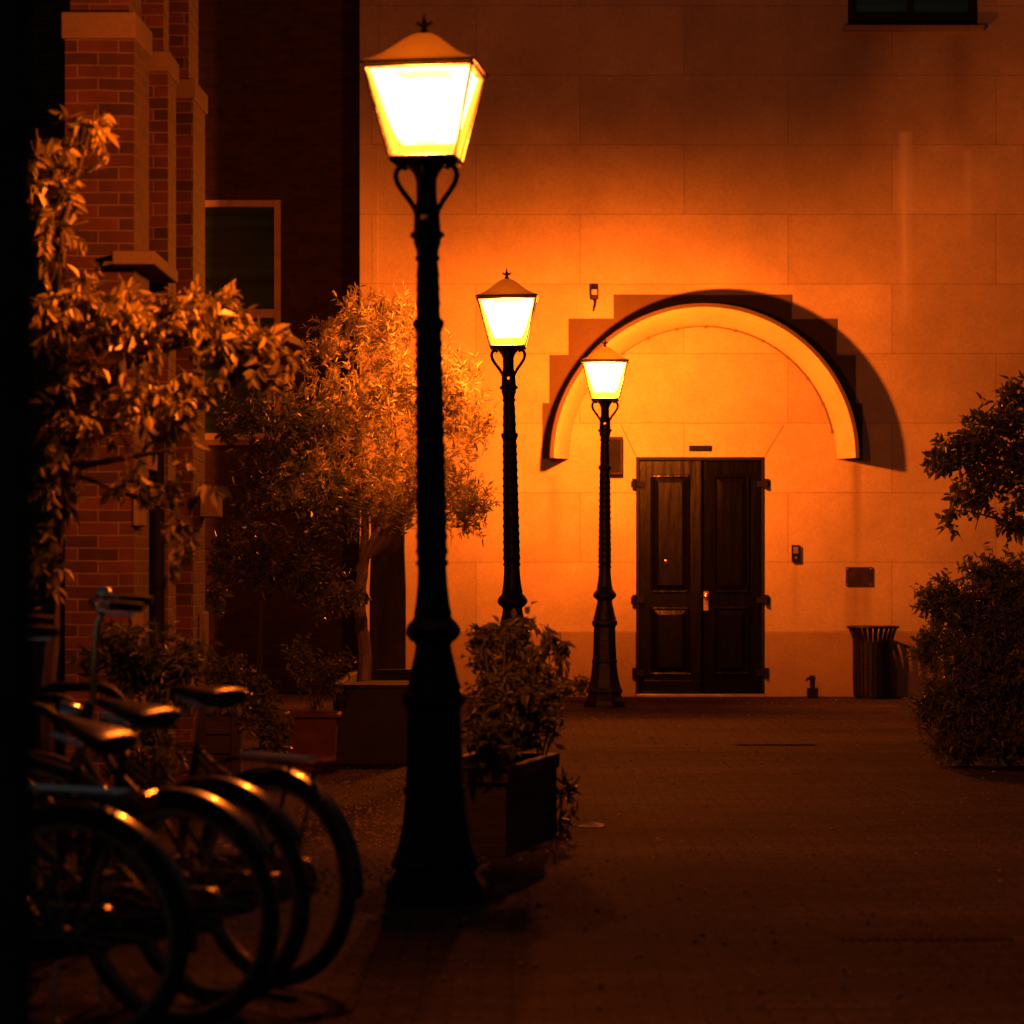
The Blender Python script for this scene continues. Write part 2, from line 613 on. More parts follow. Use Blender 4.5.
# ------------------------------------------------------------------ pale building
pb = thing('pale_building', 'cream stone building with arched hood over a dark double door', 'building', (0, WALL_Y, 0))
LX = wx(361)          # left corner
RX = 12.0
TOP = 10.5
DX0, DX1 = wx(636), wx(765)
DTOP = wz(457)
PZ = wz(632)


def wbox(mb, px0, px1, py0, py1, front, back=0.0):
    """box on the wall, between pixel columns and rows of the wall plane; front = metres proud of the wall"""
    return mb.box(wx(px0), wx(px1), -front, back, wz(py1), wz(py0))


w = MB()
ox0, ox1, oz0 = wx(848), wx(978), wz(26)     # upper window opening
OZ1 = oz0 + 1.6
# wall laid as butted pieces round the door and window openings
w.box(LX, DX0, 0, 0.5, 0, TOP)
w.box(DX0, DX1, 0, 0.5, DTOP, TOP)
w.box(DX1, ox0, 0, 0.5, 0, TOP)
w.box(ox0, ox1, 0, 0.5, 0, oz0)
w.box(ox0, ox1, 0, 0.5, OZ1, TOP)
w.box(ox1, RX, 0, 0.5, 0, TOP)
w.box(LX, LX + 0.5, 0.5, 8, 0, TOP)
w.build('wall', CREAM, pb, smooth=False)
pl = MB()
pl.box(LX - 0.012, DX0 - 0.002, -0.022, -0.001, 0, PZ)
pl.box(DX1 + 0.002, RX, -0.022, -0.001, 0, PZ)
pl.build('plinth', PLINTH, pb, smooth=False, bevel=0.006)
cs = MB()
cs.box(LX - 0.014, wx(378), -0.03, -0.001, PZ + 0.002, TOP - 0.02)
cs.build('corner_strip', CREAM, pb, smooth=False, bevel=0.006)
# joints of the lintel stones
for (xa, ya, xb, yb) in ((636, 456, 621, 425), (765, 456, 784, 425)):
    jn = MB()
    a = Vector((wx(xa), -0.002, wz(ya)))
    b = Vector((wx(xb), -0.002, wz(yb)))
    d = (b - a).normalized()
    nrm = Vector((d.z, 0, -d.x)) * 0.005
    jn.add([a + nrm, b + nrm, b - nrm, a - nrm, a + nrm + Vector((0, 0.004, 0)), b + nrm + Vector((0, 0.004, 0)), b - nrm + Vector((0, 0.004, 0)), a - nrm + Vector((0, 0.004, 0))],
           [(0, 1, 2, 3), (7, 6, 5, 4), (0, 4, 5, 1), (1, 5, 6, 2), (2, 6, 7, 3), (3, 7, 4, 0)])
    jn.build('lintel_joint', SEAM, pb, smooth=False)

# stepped backing stones
ACX = wx(702.5)
ACZ = wz(459)
HW = ((295, 319, 89), (319, 355, 134), (355, 403, 153), (403, 459, 160))
bk = MB()
R_IN = 133.5 / WS
for (y0, y1, hw) in HW:
    # only the part outside the inner circle is visible: lay it as left and right pieces
    zb, zt = wz(y1), wz(y0)
    zl = max(zb - ACZ, 0.0)
    inner = math.sqrt(max(R_IN ** 2 - zl ** 2, 0)) if zl < R_IN else 0.0
    h = hw / WS
    N = 10
    for sgn in (-1, 1):
        for i in range(N):
            za = zb + (zt - zb) * i / N
            zc = zb + (zt - zb) * (i + 1) / N
            zr = max(za - ACZ, 0)
            inn = math.sqrt(max(R_IN ** 2 - zr ** 2, 0))
            xs = sorted((ACX + sgn * inn, ACX + sgn * h))
            if h - inn > 0.01:
                bk.box(xs[0], xs[1], -0.012, 0.01, za, zc)
bk.build('stepped_backing', DARKSTONE, pb, smooth=False)

# arched hood: splayed ring projecting 0.3 m
P = 0.385
scale_front = (WALL_Y - P) / WALL_Y
ro = 152.5 / WS * scale_front
hood, rim = MB(), MB()
NS = 96
prof = [(R_IN, -0.002), (R_IN + 0.012, -0.03), (ro - 0.022, -P + 0.004), (ro - 0.018, -P)]
profr = [(ro - 0.018, -P), (ro + 0.022, -P), (ro + 0.03, -P + 0.02), (ro + 0.03, -0.013)]
for mb, pr in ((hood, prof), (rim, profr)):
    vs, fs = [], []
    m = len(pr)
    for i in range(NS + 1):
        a = PI * i / NS
        for (r, yy) in pr:
            vs.append((ACX + r * math.cos(a), yy, ACZ + r * math.sin(a)))
    for i in range(NS):
        for j in range(m - 1):
            fs.append((i * m + j, i * m + j + 1, (i + 1) * m + j + 1, (i + 1) * m + j))
    mb.add(vs, fs)
    # close the foot of the ring
for e in (0, NS):
    a = PI * e / NS
    ring = [(ACX + r * math.cos(a), yy, ACZ + r * math.sin(a)) for (r, yy) in prof + profr[1:]]
    ring.append((ACX + R_IN * math.cos(a), -0.0135, ACZ))
    rim.add(ring, [tuple(range(len(ring)))])
hd = hood.build('arch_hood', ARCHM, pb, angle=50)
rim.build('hood_rim', DARKSTONE, hd, angle=40)
# cables clipped along the inside of the arch
cbl = MB()
pts = [Vector((ACX + (R_IN - 0.012) * math.cos(a), -0.012, ACZ + (R_IN - 0.012) * math.sin(a))) for a in [R(12 + k * 3.2) for k in range(42)]]
cbl.tube(pts, 0.006, 5)
for k in range(0, 42, 4):
    p_ = pts[k]
    cbl.box(p_.x - 0.012, p_.x + 0.012, -0.025, -0.001, p_.z - 0.018, p_.z + 0.01)
cbl.build('cable', SEAM, hd)

# double door
DD = 0.10   # recess
df = MB()
df.box(DX0 + 0.001, DX0 + 0.035, -0.004, DD + 0.1, 0.03, DTOP)
df.box(DX1 - 0.035, DX1 - 0.001, -0.004, DD + 0.1, 0.03, DTOP)
df.box(DX0 + 0.035, DX1 - 0.035, -0.003, DD + 0.1, DTOP - 0.035, DTOP - 0.001)
df.build('door_frame', DARKWOOD, pb, smooth=False, bevel=0.004)
ds = MB()
ds.box(DX0, DX1, -0.03, 0.4, 0.0, 0.03)
ds.build('door_step', STEEL, pb, smooth=False, bevel=0.004)
mid = (DX0 + DX1) / 2 + 0.015
yb = 0.05
for (x0, x1, hand) in ((DX0 + 0.036, mid - 0.003, 0), (mid + 0.003, DX1 - 0.036, 1)):
    d = MB()
    z0, z1 = 0.034, DTOP - 0.037
    d.box(x0, x1, yb, yb + 0.05, z0, z1)
    leaf = d.build('door', DOORM, pb, smooth=False, bevel=0.006)
    if hand == 0:
        AJ = R(-4.0)
        c_, s_ = math.cos(AJ), math.sin(AJ)
        leaf.rotation_euler = (0, 0, AJ)
        leaf.location = (x0 - (c_ * x0 - s_ * yb), yb - (s_ * x0 + c_ * yb), 0)
    st = 0.155
    for (pz0, pz1) in ((wz(590), wz(478)), (wz(672), wz(610))):
        px0, px1 = x0 + st, x1 - st
        f = MB()
        # raised moulding round the panel and a fielded panel inside
        for (a0, a1, b0, b1) in ((px0 - 0.035, px0, pz0 - 0.035, pz1 + 0.035), (px1, px1 + 0.035, pz0 - 0.035, pz1 + 0.035)):
            f.tube([((a0 + a1) / 2, yb, b0), ((a0 + a1) / 2, yb, b1)], 0.02, 10)
        for zz in (pz0 - 0.018, pz1 + 0.018):
            f.tube([(px0 - 0.035, yb, zz), (px1 + 0.035, yb, zz)], 0.019, 10)
        mo = f.build('panel_moulding', DOORM, leaf)
        q = MB()
        i1 = 0.05
        q.add([(px0, yb - 0.001, pz0), (px1, yb - 0.001, pz0), (px1, yb - 0.001, pz1), (px0, yb - 0.001, pz1),
               (px0 + i1, yb - 0.018, pz0 + i1), (px1 - i1, yb - 0.018, pz0 + i1), (px1 - i1, yb - 0.018, pz1 - i1), (px0 + i1, yb - 0.018, pz1 - i1)],
              [(4, 5, 6, 7), (0, 1, 5, 4), (1, 2, 6, 5), (2, 3, 7, 6), (3, 0, 4, 7)])
        q.build('panel', DOORM, leaf, smooth=False)
    kb = MB()
    kb.box(x0 + 0.01, x1 - 0.01, yb - 0.012, yb - 0.001, z0 + 0.02, z0 + 0.14)
    kb.build('kick_board', DOORM, leaf, smooth=False, bevel=0.004)
    hx0 = x0 if hand == 0 else x1
    sg = -1 if hand == 0 else 1
    for py in (484, 600, 673):
        h = MB()
        h.box(min(hx0 - sg * 0.05, hx0 + sg * 0.085), max(hx0 - sg * 0.05, hx0 + sg * 0.085), -0.02, 0.045, wz(py) - 0.03, wz(py) + 0.03)
        h.tube([(hx0 + sg * 0.05, -0.03, wz(py) - 0.055), (hx0 + sg * 0.05, -0.03, wz(py) + 0.055)], 0.022, 8)
        h.build('hinge', SIGNM, leaf)
    if hand:
        h = MB()
        hx, hz = wx(706), wz(601)
        h.box(hx - 0.026, hx + 0.026, yb - 0.010, yb, hz - 0.10, hz + 0.10)
        h.tube([(hx, yb - 0.01, hz + 0.05), (hx, yb - 0.06, hz + 0.05)], 0.014, 8)
        h.lathe([(0.0, -0.035), (0.022, -0.03), (0.032, 0), (0.022, 0.03), (0, 0.035)], 12, (hx, yb - 0.07, hz + 0.05))
        h.build('handle', BRASS, leaf)
    else:
        h = MB()
        h.lathe([(0.001, -0.03), (0.012, -0.028), (0.022, -0.015), (0.022, -0.006), (0.001, 0.002)], 14)
        hh = h.build('knob', BRASS, leaf)
        hh.location = (wx(666), yb - 0.02, wz(561))
        hh.rotation_euler = (R(90), 0, 0)
    if hand:
        c = MB()
        c.tube([(mid, yb - 0.004, z0), (mid, yb - 0.004, z1)], 0.022, 8)
        c.build('cover_strip', DOORM, leaf)

# upper window
wn_ = MB()
wn_.box(ox0 + 0.001, ox0 + 0.09, 0.05, 0.14, oz0, OZ1)
wn_.box(ox1 - 0.09, ox1 - 0.001, 0.05, 0.14, oz0, OZ1)
wn_.box(ox0 + 0.09, ox1 - 0.09, 0.05, 0.14, oz0 + 0.001, oz0 + 0.15)
wn_.box(ox0 + 0.09, ox1 - 0.09, 0.05, 0.14, OZ1 - 0.1, OZ1 - 0.001)
xm = wx(911)
wn_.box(xm - 0.035, xm + 0.035, 0.055, 0.135, oz0 + 0.15, OZ1 - 0.1)
wf = wn_.build('window', DARKWOOD, pb, smooth=False, bevel=0.006)
q = MB()
q.box(ox0 + 0.08, ox1 - 0.08, 0.09, 0.10, oz0 + 0.1, OZ1 - 0.08)
q.build('pane', GLASS, wf, smooth=False)
q = MB()
q.box(ox0 - 0.06, ox1 + 0.06, -0.09, 0.048, oz0 - 0.06, oz0 - 0.001)
q.build('sill', PLINTH, wf, smooth=False, bevel=0.008)

# ------------------------------------------------------------------ fixtures on the pale wall
t = MB()
t.box(wx(689), wx(711), -0.03, 0, wz(451), wz(445.5))
tag(t.build('door_sign', SIGNM, smooth=False, bevel=0.004), 'small dark oblong sign fixed to the wall just above the double door', 'sign').location = (0, WALL_Y - 0.001, 0)

nb = thing('notice_box', 'upright dark wooden notice box on the wall left of the double door', 'box', (wx(614.5), WALL_Y - 0.001, wz(475)))
hN = wz(437) - wz(475)
t = MB()
t.box(-0.085, 0.085, -0.10, 0, 0, hN)
t.build('case', PLAQUE, nb, smooth=False, bevel=0.008)
t = MB()
t.box(-0.06, 0.06, -0.108, -0.101, 0.03, hN - 0.03)
t.build('front_panel', SIGNM, nb, smooth=False, bevel=0.003)

it = thing('intercom', 'slim upright intercom beside the right edge of the doorway', 'intercom', (wx(795.5), WALL_Y - 0.001, wz(562)))
hN = wz(545) - wz(562)
t = MB()
t.box(-0.042, 0.042, -0.045, 0, 0, hN)
t.build('housing', SIGNM, it, smooth=False, bevel=0.006)
t = MB()
t.box(-0.026, 0.026, -0.05, -0.0455, hN * 0.5, hN - 0.02)
t.build('speaker_grille', STEEL, it, smooth=False, bevel=0.002)
t = MB()
t.lathe([(0.012, 0), (0.012, 0.01)], 12)
bt = t.build('button', STEEL, it)
bt.rotation_euler = (R(90), 0, 0)
bt.location = (0, -0.0455, 0.045)

pq = thing('wall_plaque', 'dark oblong bronze plaque on the wall above the litter bin', 'plaque', (wx(859), WALL_Y - 0.001, wz(586)))
hN = wz(567) - wz(586)
t = MB()
t.box(-0.14, 0.14, -0.022, 0, 0, hN)
t.build('plate', PLAQUE, pq, smooth=False, bevel=0.004)
for sx in (-0.122, 0.122):
    for sz in (0.018, hN - 0.018):
        t = MB()
        t.lathe([(0.007, -0.004), (0.005, 0.003)], 10, (sx, -0.025, sz))
        t.build('fixing_stud', BRASS, pq)

wl = thing('wall_fitting', 'small unlit wall fitting with a bent stem, above left of the arch', 'wall light', (wx(594), WALL_Y - 0.001, wz(300)))
t = MB()
t.box(-0.045, 0.045, -0.13, 0, 0.0, 0.115)
t.build('head', PLAQUE, wl, smooth=False, bevel=0.015)
t = MB()
t.box(-0.028, 0.028, -0.137, -0.131, 0.045, 0.10)
t.build('lens', STEEL, wl, smooth=False)
t = MB()
t.tube([(0.005, -0.08, 0.0), (0.012, -0.06, -0.045), (0.0, -0.03, -0.085), (-0.006, -0.006, -0.115)], [0.018, 0.013, 0.011, 0.011], 8)
t.build('stem', SIGNM, wl)

# garden tap by the wall
tp = thing('standpipe_tap', 'short dark standpipe tap on a block at the foot of the wall', 'tap', (wx(810), WALL_Y - 0.28, 0))
t = MB()
t.box(-0.055, 0.055, -0.055, 0.055, 0, 0.105)
t.build('block', SIGNM, tp, smooth=False, bevel=0.008)
t = MB()
t.tube([(0, 0, 0.10), (0, 0, 0.205)], 0.028, 10)
t.build('pipe', SIGNM, tp)
t = MB()
t.tube([(0.03, 0, 0.20), (-0.02, 0, 0.207), (-0.055, 0, 0.20), (-0.066, 0, 0.178)], [0.02, 0.02, 0.014, 0.012], 8)
t.build('spout', SIGNM, tp)
t = MB()
t.tube([(0, 0, 0.20), (0, 0, 0.228)], 0.012, 8)
t.box(-0.03, 0.03, -0.008, 0.008, 0.224, 0.236)
t.build('handle', SIGNM, tp)

# litter bin with flared slats
BY = WALL_Y - 0.42
bn = thing('litter_bin', 'black slatted litter bin with a flared crown in front of the wall', 'litter bin', (gx(873, BY), BY, 0))
NB = 26
hb = 0.745
for k in range(NB):
    a = 2 * PI * (k + 0.5) / NB
    s_ = MB()
    prof = [(0.200, 0.03), (0.205, 0.25), (0.205, 0.56), (0.210, 0.62), (0.228, 0.68), (0.258, hb)]
    vs, fs = [], []
    wd = 0.0205
    u, v_ = Vector((math.cos(a), math.sin(a), 0)), Vector((-math.sin(a), math.cos(a), 0))
    for r, z in prof:
        for (dr, dv) in ((0.004, -wd), (0.004, wd), (-0.004, wd), (-0.004, -wd)):
            vs.append(u * (r + dr) + v_ * dv + Vector((0, 0, z)))
    for i in range(len(prof) - 1):
        for j in range(4):
            j2 = (j + 1) % 4
            fs.append((i * 4 + j, i * 4 + j2, i * 4 + 4 + j2, i * 4 + 4 + j))
    fs += [(3, 2, 1, 0), tuple(len(vs) - 4 + j for j in range(4))]
    s_.add(vs, fs)
    s_.build('slat', IRON, bn)
t = MB()
t.torus((0, 0, hb), 0.265, 0.012, 'z', 40, 8)
t.build('rim', IRON, bn)
for z in (0.06, 0.50):
    t = MB()
    t.torus((0, 0, z), 0.192, 0.008, 'z', 36, 6)
    t.build('hoop', IRON, bn)
t = MB()
t.lathe([(0.180, 0.04), (0.186, 0.58), (0.178, 0.58), (0.17, 0.05)], 28)
t.build('liner', SIGNM, bn)
t = MB()
t.lathe([(0.19, 0.0), (0.19, 0.03)], 28)
t.build('base', IRON, bn)


# ------------------------------------------------------------------ street lamps
def make_lamp():
    root = thing('street_lamp', 'lamp', 'street lamp', group='row of lit lantern lamp posts')
    S = 1 / 240.0

    def zz(py):
        return (900 - py) * S
    # octagonal foot
    b = MB()
    b.lathe([(0.222, 0.0), (0.222, 0.045), (0.215, 0.065), (0.195, 0.095), (0.178, 0.125), (0.178, 0.135), (0.198, 0.148), (0.198, 0.162), (0.180, 0.195), (0.160, 0.255),
             (0.143, 0.34), (0.134, 0.42), (0.131, 0.445), (0.138, 0.452), (0.138, 0.472), (0.129, 0.482), (0.122, 0.62), (0.117, 0.80), (0.122, 0.81), (0.138, 0.832), (0.139, 0.86), (0.122, 0.878)], 8, phase=R(22.5))
    b.build('base', IRON, root, angle=25, bevel=0.006)
    p = MB()
    sh = [(0.112, 0.87), (0.114, 0.90), (0.106, 0.92), (0.093, 0.98), (0.079, 1.04), (0.075, 1.07), (0.080, 1.08), (0.100, 1.095), (0.116, 1.115), (0.117, 1.135), (0.104, 1.16),
          (0.084, 1.18), (0.078, 1.195), (0.082, 1.205), (0.077, 1.215), (0.070, 1.26), (0.064, 1.32), (0.060, 1.40), (0.068, 1.405), (0.068, 1.42), (0.060, 1.43)]
    z = 1.45
    # gently knobbly cast shaft
    while z < 2.38:
        tt = (z - 1.45) / 0.93
        r = 0.0640 * (1 - tt) + 0.0530 * tt
        sh += [(r, z), (r + 0.0055, z + 0.014), (r, z + 0.03)]
        z += 0.062
    sh += [(0.050, 2.39), (0.058, 2.395), (0.066, 2.41), (0.066, 2.43), (0.052, 2.44), (0.049, 2.46)]
    z = 2.49
    while z < 2.66:
        tt = (z - 2.49) / 0.2
        r = 0.050 * (1 - tt) + 0.045 * tt
        sh += [(r, z), (r + 0.003, z + 0.012), (r, z + 0.026)]
        z += 0.06
    sh += [(0.043, 2.68), (0.051, 2.685), (0.051, 2.70), (0.045, 2.705), (0.048, 2.73), (0.057, 2.755), (0.058, 2.775), (0.072, 2.783), (0.072, 2.797), (0.057, 2.807), (0.054, 2.88), (0.058, 2.885), (0.058, 2.905), (0.02, 2.91)]
    p.lathe(sh, 20)
    p.build('post', IRON, root, angle=30)
    nk = MB()
    nk.lathe([(0.048, 2.905), (0.043, 2.95), (0.043, 3.02), (0.055, 3.05), (0.075, 3.075), (0.075, 3.085), (0.02, 3.087)], 16)
    nk.build('neck', IRON, root)
    # scroll brackets
    for k in range(4):
        a = R(90 * k)
        u = Vector((math.cos(a), math.sin(a), 0))
        pts = []
        for (r, z) in ((0.05, 2.90), (0.07, 2.935), (0.10, 2.975), (0.122, 3.01), (0.130, 3.04), (0.124, 3.066), (0.108, 3.08), (0.092, 3.078), (0.084, 3.066)):
            pts.append(u * r + Vector((0, 0, z)))
        br = MB()
        br.tube(pts, 0.0115, 8)
        br.build('bracket', IRON, root)
    st = MB()
    st.lathe([(0.0, 0.0), (0.016, 0.005), (0.018, 0.015), (0.01, 0.025)], 12)
    so = st.build('stud', BRASS, root)
    so.location = (0.0, -0.055, 2.86)
    so.rotation_euler = (R(90), 0, 0)
    # lantern
    zb, zt = 3.10, 3.475
    wb, wt = 0.135, 0.225
    fr = MB()
    rt = math.sqrt(2)
    fr.lathe([(wb * rt * 0.9, zb - 0.015), (wb * rt * 1.02, zb - 0.008), (wb * rt * 1.02, zb + 0.012), (wb * rt * 0.95, zb + 0.018)], 4, phase=R(45))
    for sx in (-1, 1):
        for sy in (-1, 1):
            fr.tube([(sx * wb, sy * wb, zb), (sx * wt, sy * wt, zt)], 0.006, 6)
    for (sx, sy) in ((1, 0), (-1, 0), (0, 1), (0, -1)):
        d = Vector((sx, sy, 0))
        e = Vector((-sy, sx, 0))
        fr.tube([d * wt - e * wt + Vector((0, 0, zt)), d * wt + e * wt + Vector((0, 0, zt))], 0.010, 6)
    fr.build('lantern_frame', IRON, root)
    for (sx, sy) in ((1, 0), (-1, 0), (0, 1), (0, -1)):
        d = Vector((sx, sy, 0))
        e = Vector((-sy, sx, 0))
        kb, kt = wb - 0.006, wt - 0.006
        gp = MB()
        z0, z1 = Vector((0, 0, zb + 0.02)), Vector((0, 0, zt - 0.004))
        gp.add([d * kb - e * kb + z0, d * kb + e * kb + z0, d * kt + e * kt + z1, d * kt - e * kt + z1], [(0, 1, 2, 3)])
        gp.build('glass_pane', PANE, root, smooth=False)
    bu = MB()
    bu.lathe([(0.06, 0.078), (0.150, 0.085), (0.195, 0.16), (0.278, 0.352), (0.285, 0.364), (0.15, 0.366)], 4, (0, 0, zb), phase=R(45), cap=False)
    bu.build('mantle', BULB, root)
    rf = MB()
    rprof = [(0.262, 0.0), (0.268, 0.006), (0.262, 0.014), (0.215, 0.032), (0.172, 0.055), (0.128, 0.088), (0.085, 0.122), (0.055, 0.142), (0.03, 0.152), (0.012, 0.156)]
    rf.lathe([(r * 1.28, z) for r, z in rprof], 4, (0, 0, zt + 0.006), phase=R(45), cap=False)
    ro_ = rf.build('lantern_roof', ROOFM, root, angle=30)
    md = ro_.modifiers.new('bevel', 'BEVEL')
    md.width = 0.05
    md.segments = 4
    md.limit_method = 'NONE'
    ro_.modifiers.remove(md)
    fi = MB()
    zf = zt + 0.158
    fi.lathe([(0.013, 0), (0.02, 0.008), (0.012, 0.018), (0.009, 0.03), (0.018, 0.04), (0.01, 0.05), (0.004, 0.075), (0.001, 0.088)], 10, (0, 0, zf))
    for a in range(4):
        u = Vector((math.cos(R(90 * a)), math.sin(R(90 * a)), 0))
        fi.tube([u * 0.008 + Vector((0, 0, zf + 0.034)), u * 0.03 + Vector((0, 0, zf + 0.048)), u * 0.036 + Vector((0, 0, zf + 0.043))], [0.006, 0.007, 0.002], 6)
    fi.build('finial', IRON, ro_)
    li = bpy.data.lights.new('lamp_light', 'POINT')
    li.energy = LAMP_POWER
    li.color = LAMP_COLOR
    li.shadow_soft_size = 0.085
    lo = bpy.data.objects.new('lamp_light', li)
    COL.objects.link(lo)
    lo.parent = root
    lo.location = (0, 0, zb + 0.185)
    return root


lamp0 = make_lamp()
LAMPS = [
    (437, 13.33, 0.85, -6, 0.993, 0.37, 'black cast iron lamp post with lit lantern, the largest, beside the parked bicycles'),
    (515, 24.6, 1.0, -1, 0.988, 0.33, 'black lamp post with lit lantern rising behind the shrub of the low planter box'),
    (604.5, 31.4, -0.1, -2, 0.971, 1.0, 'black lamp post with lit lantern just left of the double door'),
]
for i, (px, D, lean, rot, sc, pw, lab) in enumerate(LAMPS):
    o = lamp0 if i == 0 else copy_tree(lamp0)
    o.location = (gx(px, D), D, 0)
    o.rotation_euler = (0, R(-lean), R(rot))
    o.scale = (sc, sc, sc)
    for ch in o.children:
        if ch.type == 'LIGHT':
            ch.data = ch.data.copy()
            ch.data.energy = LAMP_POWER * pw
    o['label'] = lab

# ------------------------------------------------------------------ brick building with stepped piers (left)
lb = thing('brick_building', 'red brick building with stepped stone-capped piers on the left', 'building', (0, 0, 0))


def pier(D, xl, xr, xc, capy0, capy1, back, top=7.0):
    """brick pier with a chamfered right arris: front face from xl to xr (pixels at distance D), chamfer out to xc"""
    x0, x1 = gx(xl, D), gx(xr, D)
    x2 = gx(xc, back)
    poly = [(x0, D), (x1, D), (x2, back), (x0, back)]
    zc1 = EYE + (HZ - capy0) * D / F
    zc0 = EYE + (HZ - capy1) * D / F

    def prism(mb, pl, z0, z1):
        n = len(pl)
        vs = [(p[0], p[1], z0) for p in pl] + [(p[0], p[1], z1) for p in pl]
        fs = [tuple(range(n))[::-1], tuple(n + k for k in range(n))] + [(k, (k + 1) % n, n + (k + 1) % n, n + k) for k in range(n)]
        mb.add(vs, fs)
    mb = MB()
    prism(mb, poly, 0, zc0)
    prism(mb, [(x0 + 0.02, D + 0.05), (x1 - 0.03, D + 0.05), (x2 - 0.04, back), (x0 + 0.02, back)], zc1, top)
    o = mb.build('pier', BRICK, lb, smooth=False)
    cp = MB()
    e = 0.018
    prism(cp, [(x0 - e, D - e), (x1 + e * 0.6, D - e), (x2 + e, back + 0.004), (x0 - e, back + 0.004)], zc0 + 0.001, zc1 - 0.001)
    cp.build('cap_stone', CAPM, o, smooth=False, bevel=0.008)
    return o


pA = pier(16.4, 65, 134, 149, 12, 39, 17.0)
pB = pier(17.5, 120, 168, 176, 51, 72, 17.95)
pC = pier(18.55, 150, 193, 205, 79, 99, 19.2)
m_ = MB()
m_.box(gx(-40, 16.9), gx(64, 16.9), 16.9, 17.45, 0, 8)
m_.box(gx(-40, 16.9), gx(119, 17.6), 17.455, 18.5, 0, 8)
m_.box(gx(-40, 16.9), gx(149, 18.6), 18.505, 19.3, 0, 8)
m_.build('wall', BRICK, lb, smooth=False)
m_ = MB()
m_.box(-9.0, -3.45, 19.305, 35.1, 0, 9)
m_.build('rear_wall', BRICK, lb, smooth=False)
# ledge that runs round the pier, and quoin stones
m_ = MB()
zl = EYE + (HZ - 268) * 16.4 / F
pl_ = [(gx(112, 16.2), 16.2), (gx(155, 16.2), 16.2), (gx(178, 17.3), 17.3), (gx(112, 17.3), 17.3)]
m_.add([(x, y, z) for (z, k) in ((zl, 0), (zl + 0.07, 0)) for (x, y) in pl_], [(3, 2, 1, 0), (4, 5, 6, 7), (0, 1, 5, 4), (1, 2, 6, 5), (2, 3, 7, 6), (3, 0, 4, 7)])
m_.build('ledge', CAPM, lb, smooth=False, bevel=0.01)
for (px0, px1, py0, py1, D) in ((145, 151, 432, 470, 16.28), (133, 140, 494, 526, 16.39), (130, 137, 596, 630, 16.39), (197, 204, 612, 652, 18.9), (200, 218, 492, 517, 18.9)):
    m_ = MB()
    a, b = at(px0, py1, D), at(px1, py0, D)
    m_.box(a.x, b.x, D - 0.012, D + 0.3, a.z, b.z)
    m_.build('quoin_stone', CAPM, lb, smooth=False, bevel=0.008)
dp = MB()
xd = gx(158, 17.4)
dp.tube([(xd, 17.4, 0), (xd, 17.4, 2.2), (xd - 0.05, 17.5, 2.4)], 0.04, 10)
for z in (0.5, 1.3, 2.1):
    dp.tube([(xd, 17.4, z - 0.03), (xd, 17.4, z + 0.03)], 0.05, 10)
dp.build('drainpipe', SIGNM, lb)

# ------------------------------------------------------------------ dark brick building behind
RY = 35.2
rb = thing('rear_brick_house', 'dark brick house in shadow with a tall framed window, left of the cream building', 'building', (0, RY, 0))


def rx(px):
    return gx(px, RY)


def rz(py):
    return EYE + (HZ - py) * RY / F


bx0, bx1, bz0, bz1 = rx(190), rx(281), rz(440), rz(200)
m_ = MB()
m_.box(-9, bx0, 0, 0.4, 0, 10.2)
m_.box(bx0, bx1, 0, 0.4, 0, bz0)
m_.box(bx0, bx1, 0, 0.4, bz1, 10.2)
m_.box(bx1, LX - 0.02, 0, 0.4, 0, 10.2)
m_.build('wall', BRICK2, rb, smooth=False)
m_ = MB()
fw = 0.075
m_.box(bx0 + 0.001, bx0 + fw, -0.02, 0.1, bz0, bz1)
m_.box(bx1 - fw, bx1 - 0.001, -0.02, 0.1, bz0, bz1)
m_.box(bx0 + fw, bx1 - fw, -0.018, 0.1, bz1 - fw, bz1 - 0.001)
m_.box(bx0 + fw, bx1 - fw, -0.018, 0.1, bz0 + 0.001, bz0 + fw)
m_.box(bx0 + fw, bx1 - fw, -0.015, 0.1, rz(318), rz(309))
wf = m_.build('window', PAINTWOOD, rb, smooth=False, bevel=0.006)
m_ = MB()
m_.box(bx0 + fw * 0.5, bx1 - fw * 0.5, 0.05, 0.06, bz0 + 0.04, bz1 - 0.04)
m_.build('pane', GLASS, wf, smooth=False)
m_ = MB()
m_.box(bx0 - 0.05, bx1 + 0.05, -0.08, -0.021, bz0 - 0.06, bz0)
m_.build('sill', CAPM, wf, smooth=False, bevel=0.006)

# ------------------------------------------------------------------ dark pillar close to the camera
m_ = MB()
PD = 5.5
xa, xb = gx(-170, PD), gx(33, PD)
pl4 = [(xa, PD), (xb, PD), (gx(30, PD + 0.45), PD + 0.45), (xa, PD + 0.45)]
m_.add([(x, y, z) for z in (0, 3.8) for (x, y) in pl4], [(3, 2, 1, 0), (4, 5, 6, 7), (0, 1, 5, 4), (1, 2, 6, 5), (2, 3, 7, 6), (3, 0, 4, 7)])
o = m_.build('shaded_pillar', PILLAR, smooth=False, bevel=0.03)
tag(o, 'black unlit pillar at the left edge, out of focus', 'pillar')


# ------------------------------------------------------------------ foliage
def rand_unit():
    v = rng.normal(size=3)
    return v / np.linalg.norm(v)


